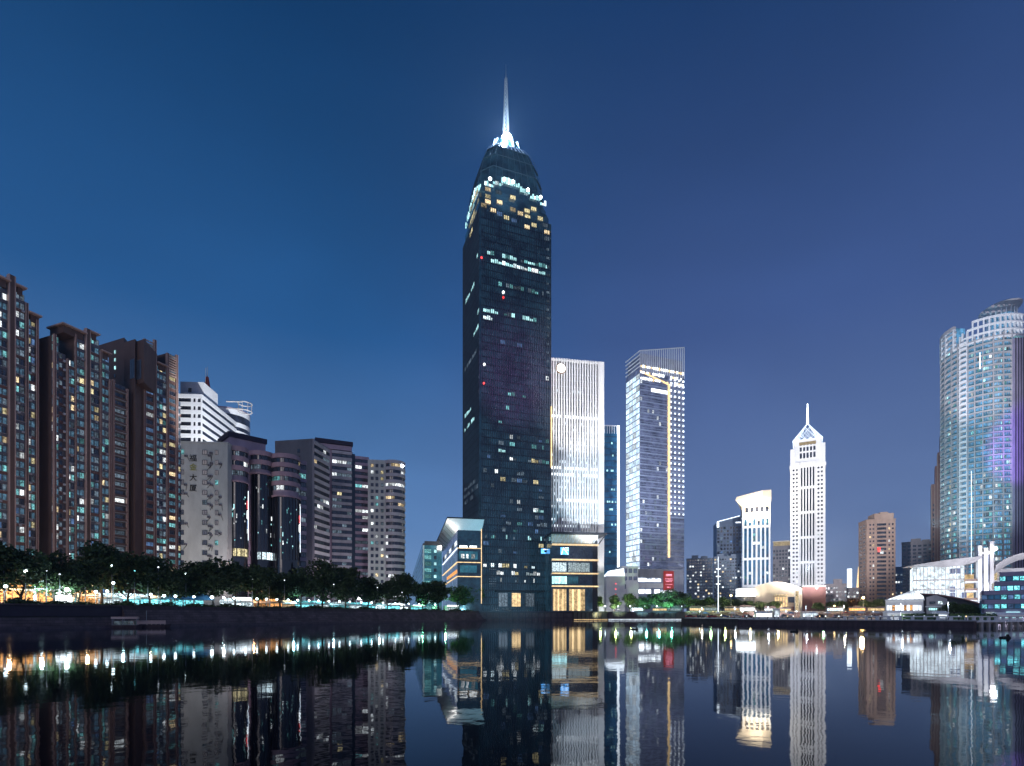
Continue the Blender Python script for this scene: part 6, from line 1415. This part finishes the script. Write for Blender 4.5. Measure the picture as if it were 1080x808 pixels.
for px, ty, col, pw in ((684, 634, (.38, 1, .88), 4.0), (702, 630, (.38, 1, .82), 5.5), (714, 632, (.32, .95, .75), 3.0), (736, 636, (.6, 1, .5), 3.0), (758, 636, (.85, 1, .5), 5), (784, 638, (.95, .9, .5), 4), (812, 638, (1, .85, .5), 4.5), (890, 638, (1, .8, .45), 4.5), (915, 638, (1, .7, .35), 4), (640, 634, (.8, 1, .4), 3), (660, 634, (.6, 1, .5), 3)):
    spot(px - 14, 652, 272, px, ty, 300, pw * 2 * K, col, 30, .8)
lamp('POINT', at(534, 143, 300), 15 * K, (.45, .7, 1), None, 1.0)
for px, d, col, pw in ((10, 10, (1, .6, .3), .12), (44, 8, (.6, .9, 1), .14), (70, 4, (.6, .95, 1), .10), (92, 9, (1, .6, .3), .10), (130, 9, (.5, .9, 1), .10), (158, 9, (1, .7, .35), .08), (196, 6, (.4, .8, 1), .12), (236, 8, (.8, .95, 1), .08), (268, 9, (1, .5, .25), .08), (310, 8, (.4, .9, 1), .08), (352, 8, (.5, .9, 1), .08), (400, 8, (.6, .95, 1), .07), (446, 8, (.2, 1, .5), .3), (470, 8, (.3, 1, .5), .25)):
    x, y = shore(px, d); lamp('POINT', (x, y, G + 3.0), pw * 1.0 * K, col, None, .3)
# street light reaching the left facades: lamp standards behind the tree row
for px, d, col, pw in ((-30, 40, (1, .80, .68), 1.15), (30, 40, (1, .80, .68), 1.15), (90, 42, (1, .80, .68), 1.15), (150, 42, (1, .80, .68), .35), (212, 26, (.88, 1, .86), .8), (262, 30, (1, .80, .88), 1.5), (310, 36, (1, .78, .90), 2.2), (360, 40, (1, .80, .95), 2.2), (405, 34, (.95, .94, 1), 1.4)):
    x, y = shore(px, d - 16); lamp('SPOT', (x, y, G + 8), pw * .65 * K, col, (x - 30, y + 28, G + 38), .6, 140, .8)
pass             # hotel
spot(290, 600, 200, 232, 440, 240, 75 * K, (.90, .95, 1), 30)
spot(455, 640, 250, 470, 575, 262, .45 * K, (.9, .95, 1), 100)
lamp('AREA', at(474, 563, 261), .28 * K, (1, .95, .85), at(470, 548, 268), 4)
spot(455, 640, 262, 460, 600, 285, .8 * K, (.2, .9, 1), 90)

# ================================================================ evening haze
hm = bpy.data.materials.new('evening haze'); hm.use_nodes = True; hn = hm.node_tree; hn.nodes.clear()
ho = hn.nodes.new('ShaderNodeOutputMaterial'); pv = hn.nodes.new('ShaderNodeVolumePrincipled')
pv.inputs['Color'].default_value = (.75, .85, 1.0, 1); pv.inputs['Density'].default_value = .00015; pv.inputs['Anisotropy'].default_value = .35
hn.links.new(pv.outputs['Volume'], ho.inputs['Volume'])
mb = MB(); mb.mats = [hm]
mb.ring([[(-890, -290, -8), (890, -290, -8), (890, 760, -8), (-890, 760, -8)], [(-890, -290, 345), (890, -290, 345), (890, 760, 345), (-890, 760, 345)]], hm)
hz_o = mb.build('haze'); hz_o['kind'] = 'stuff'
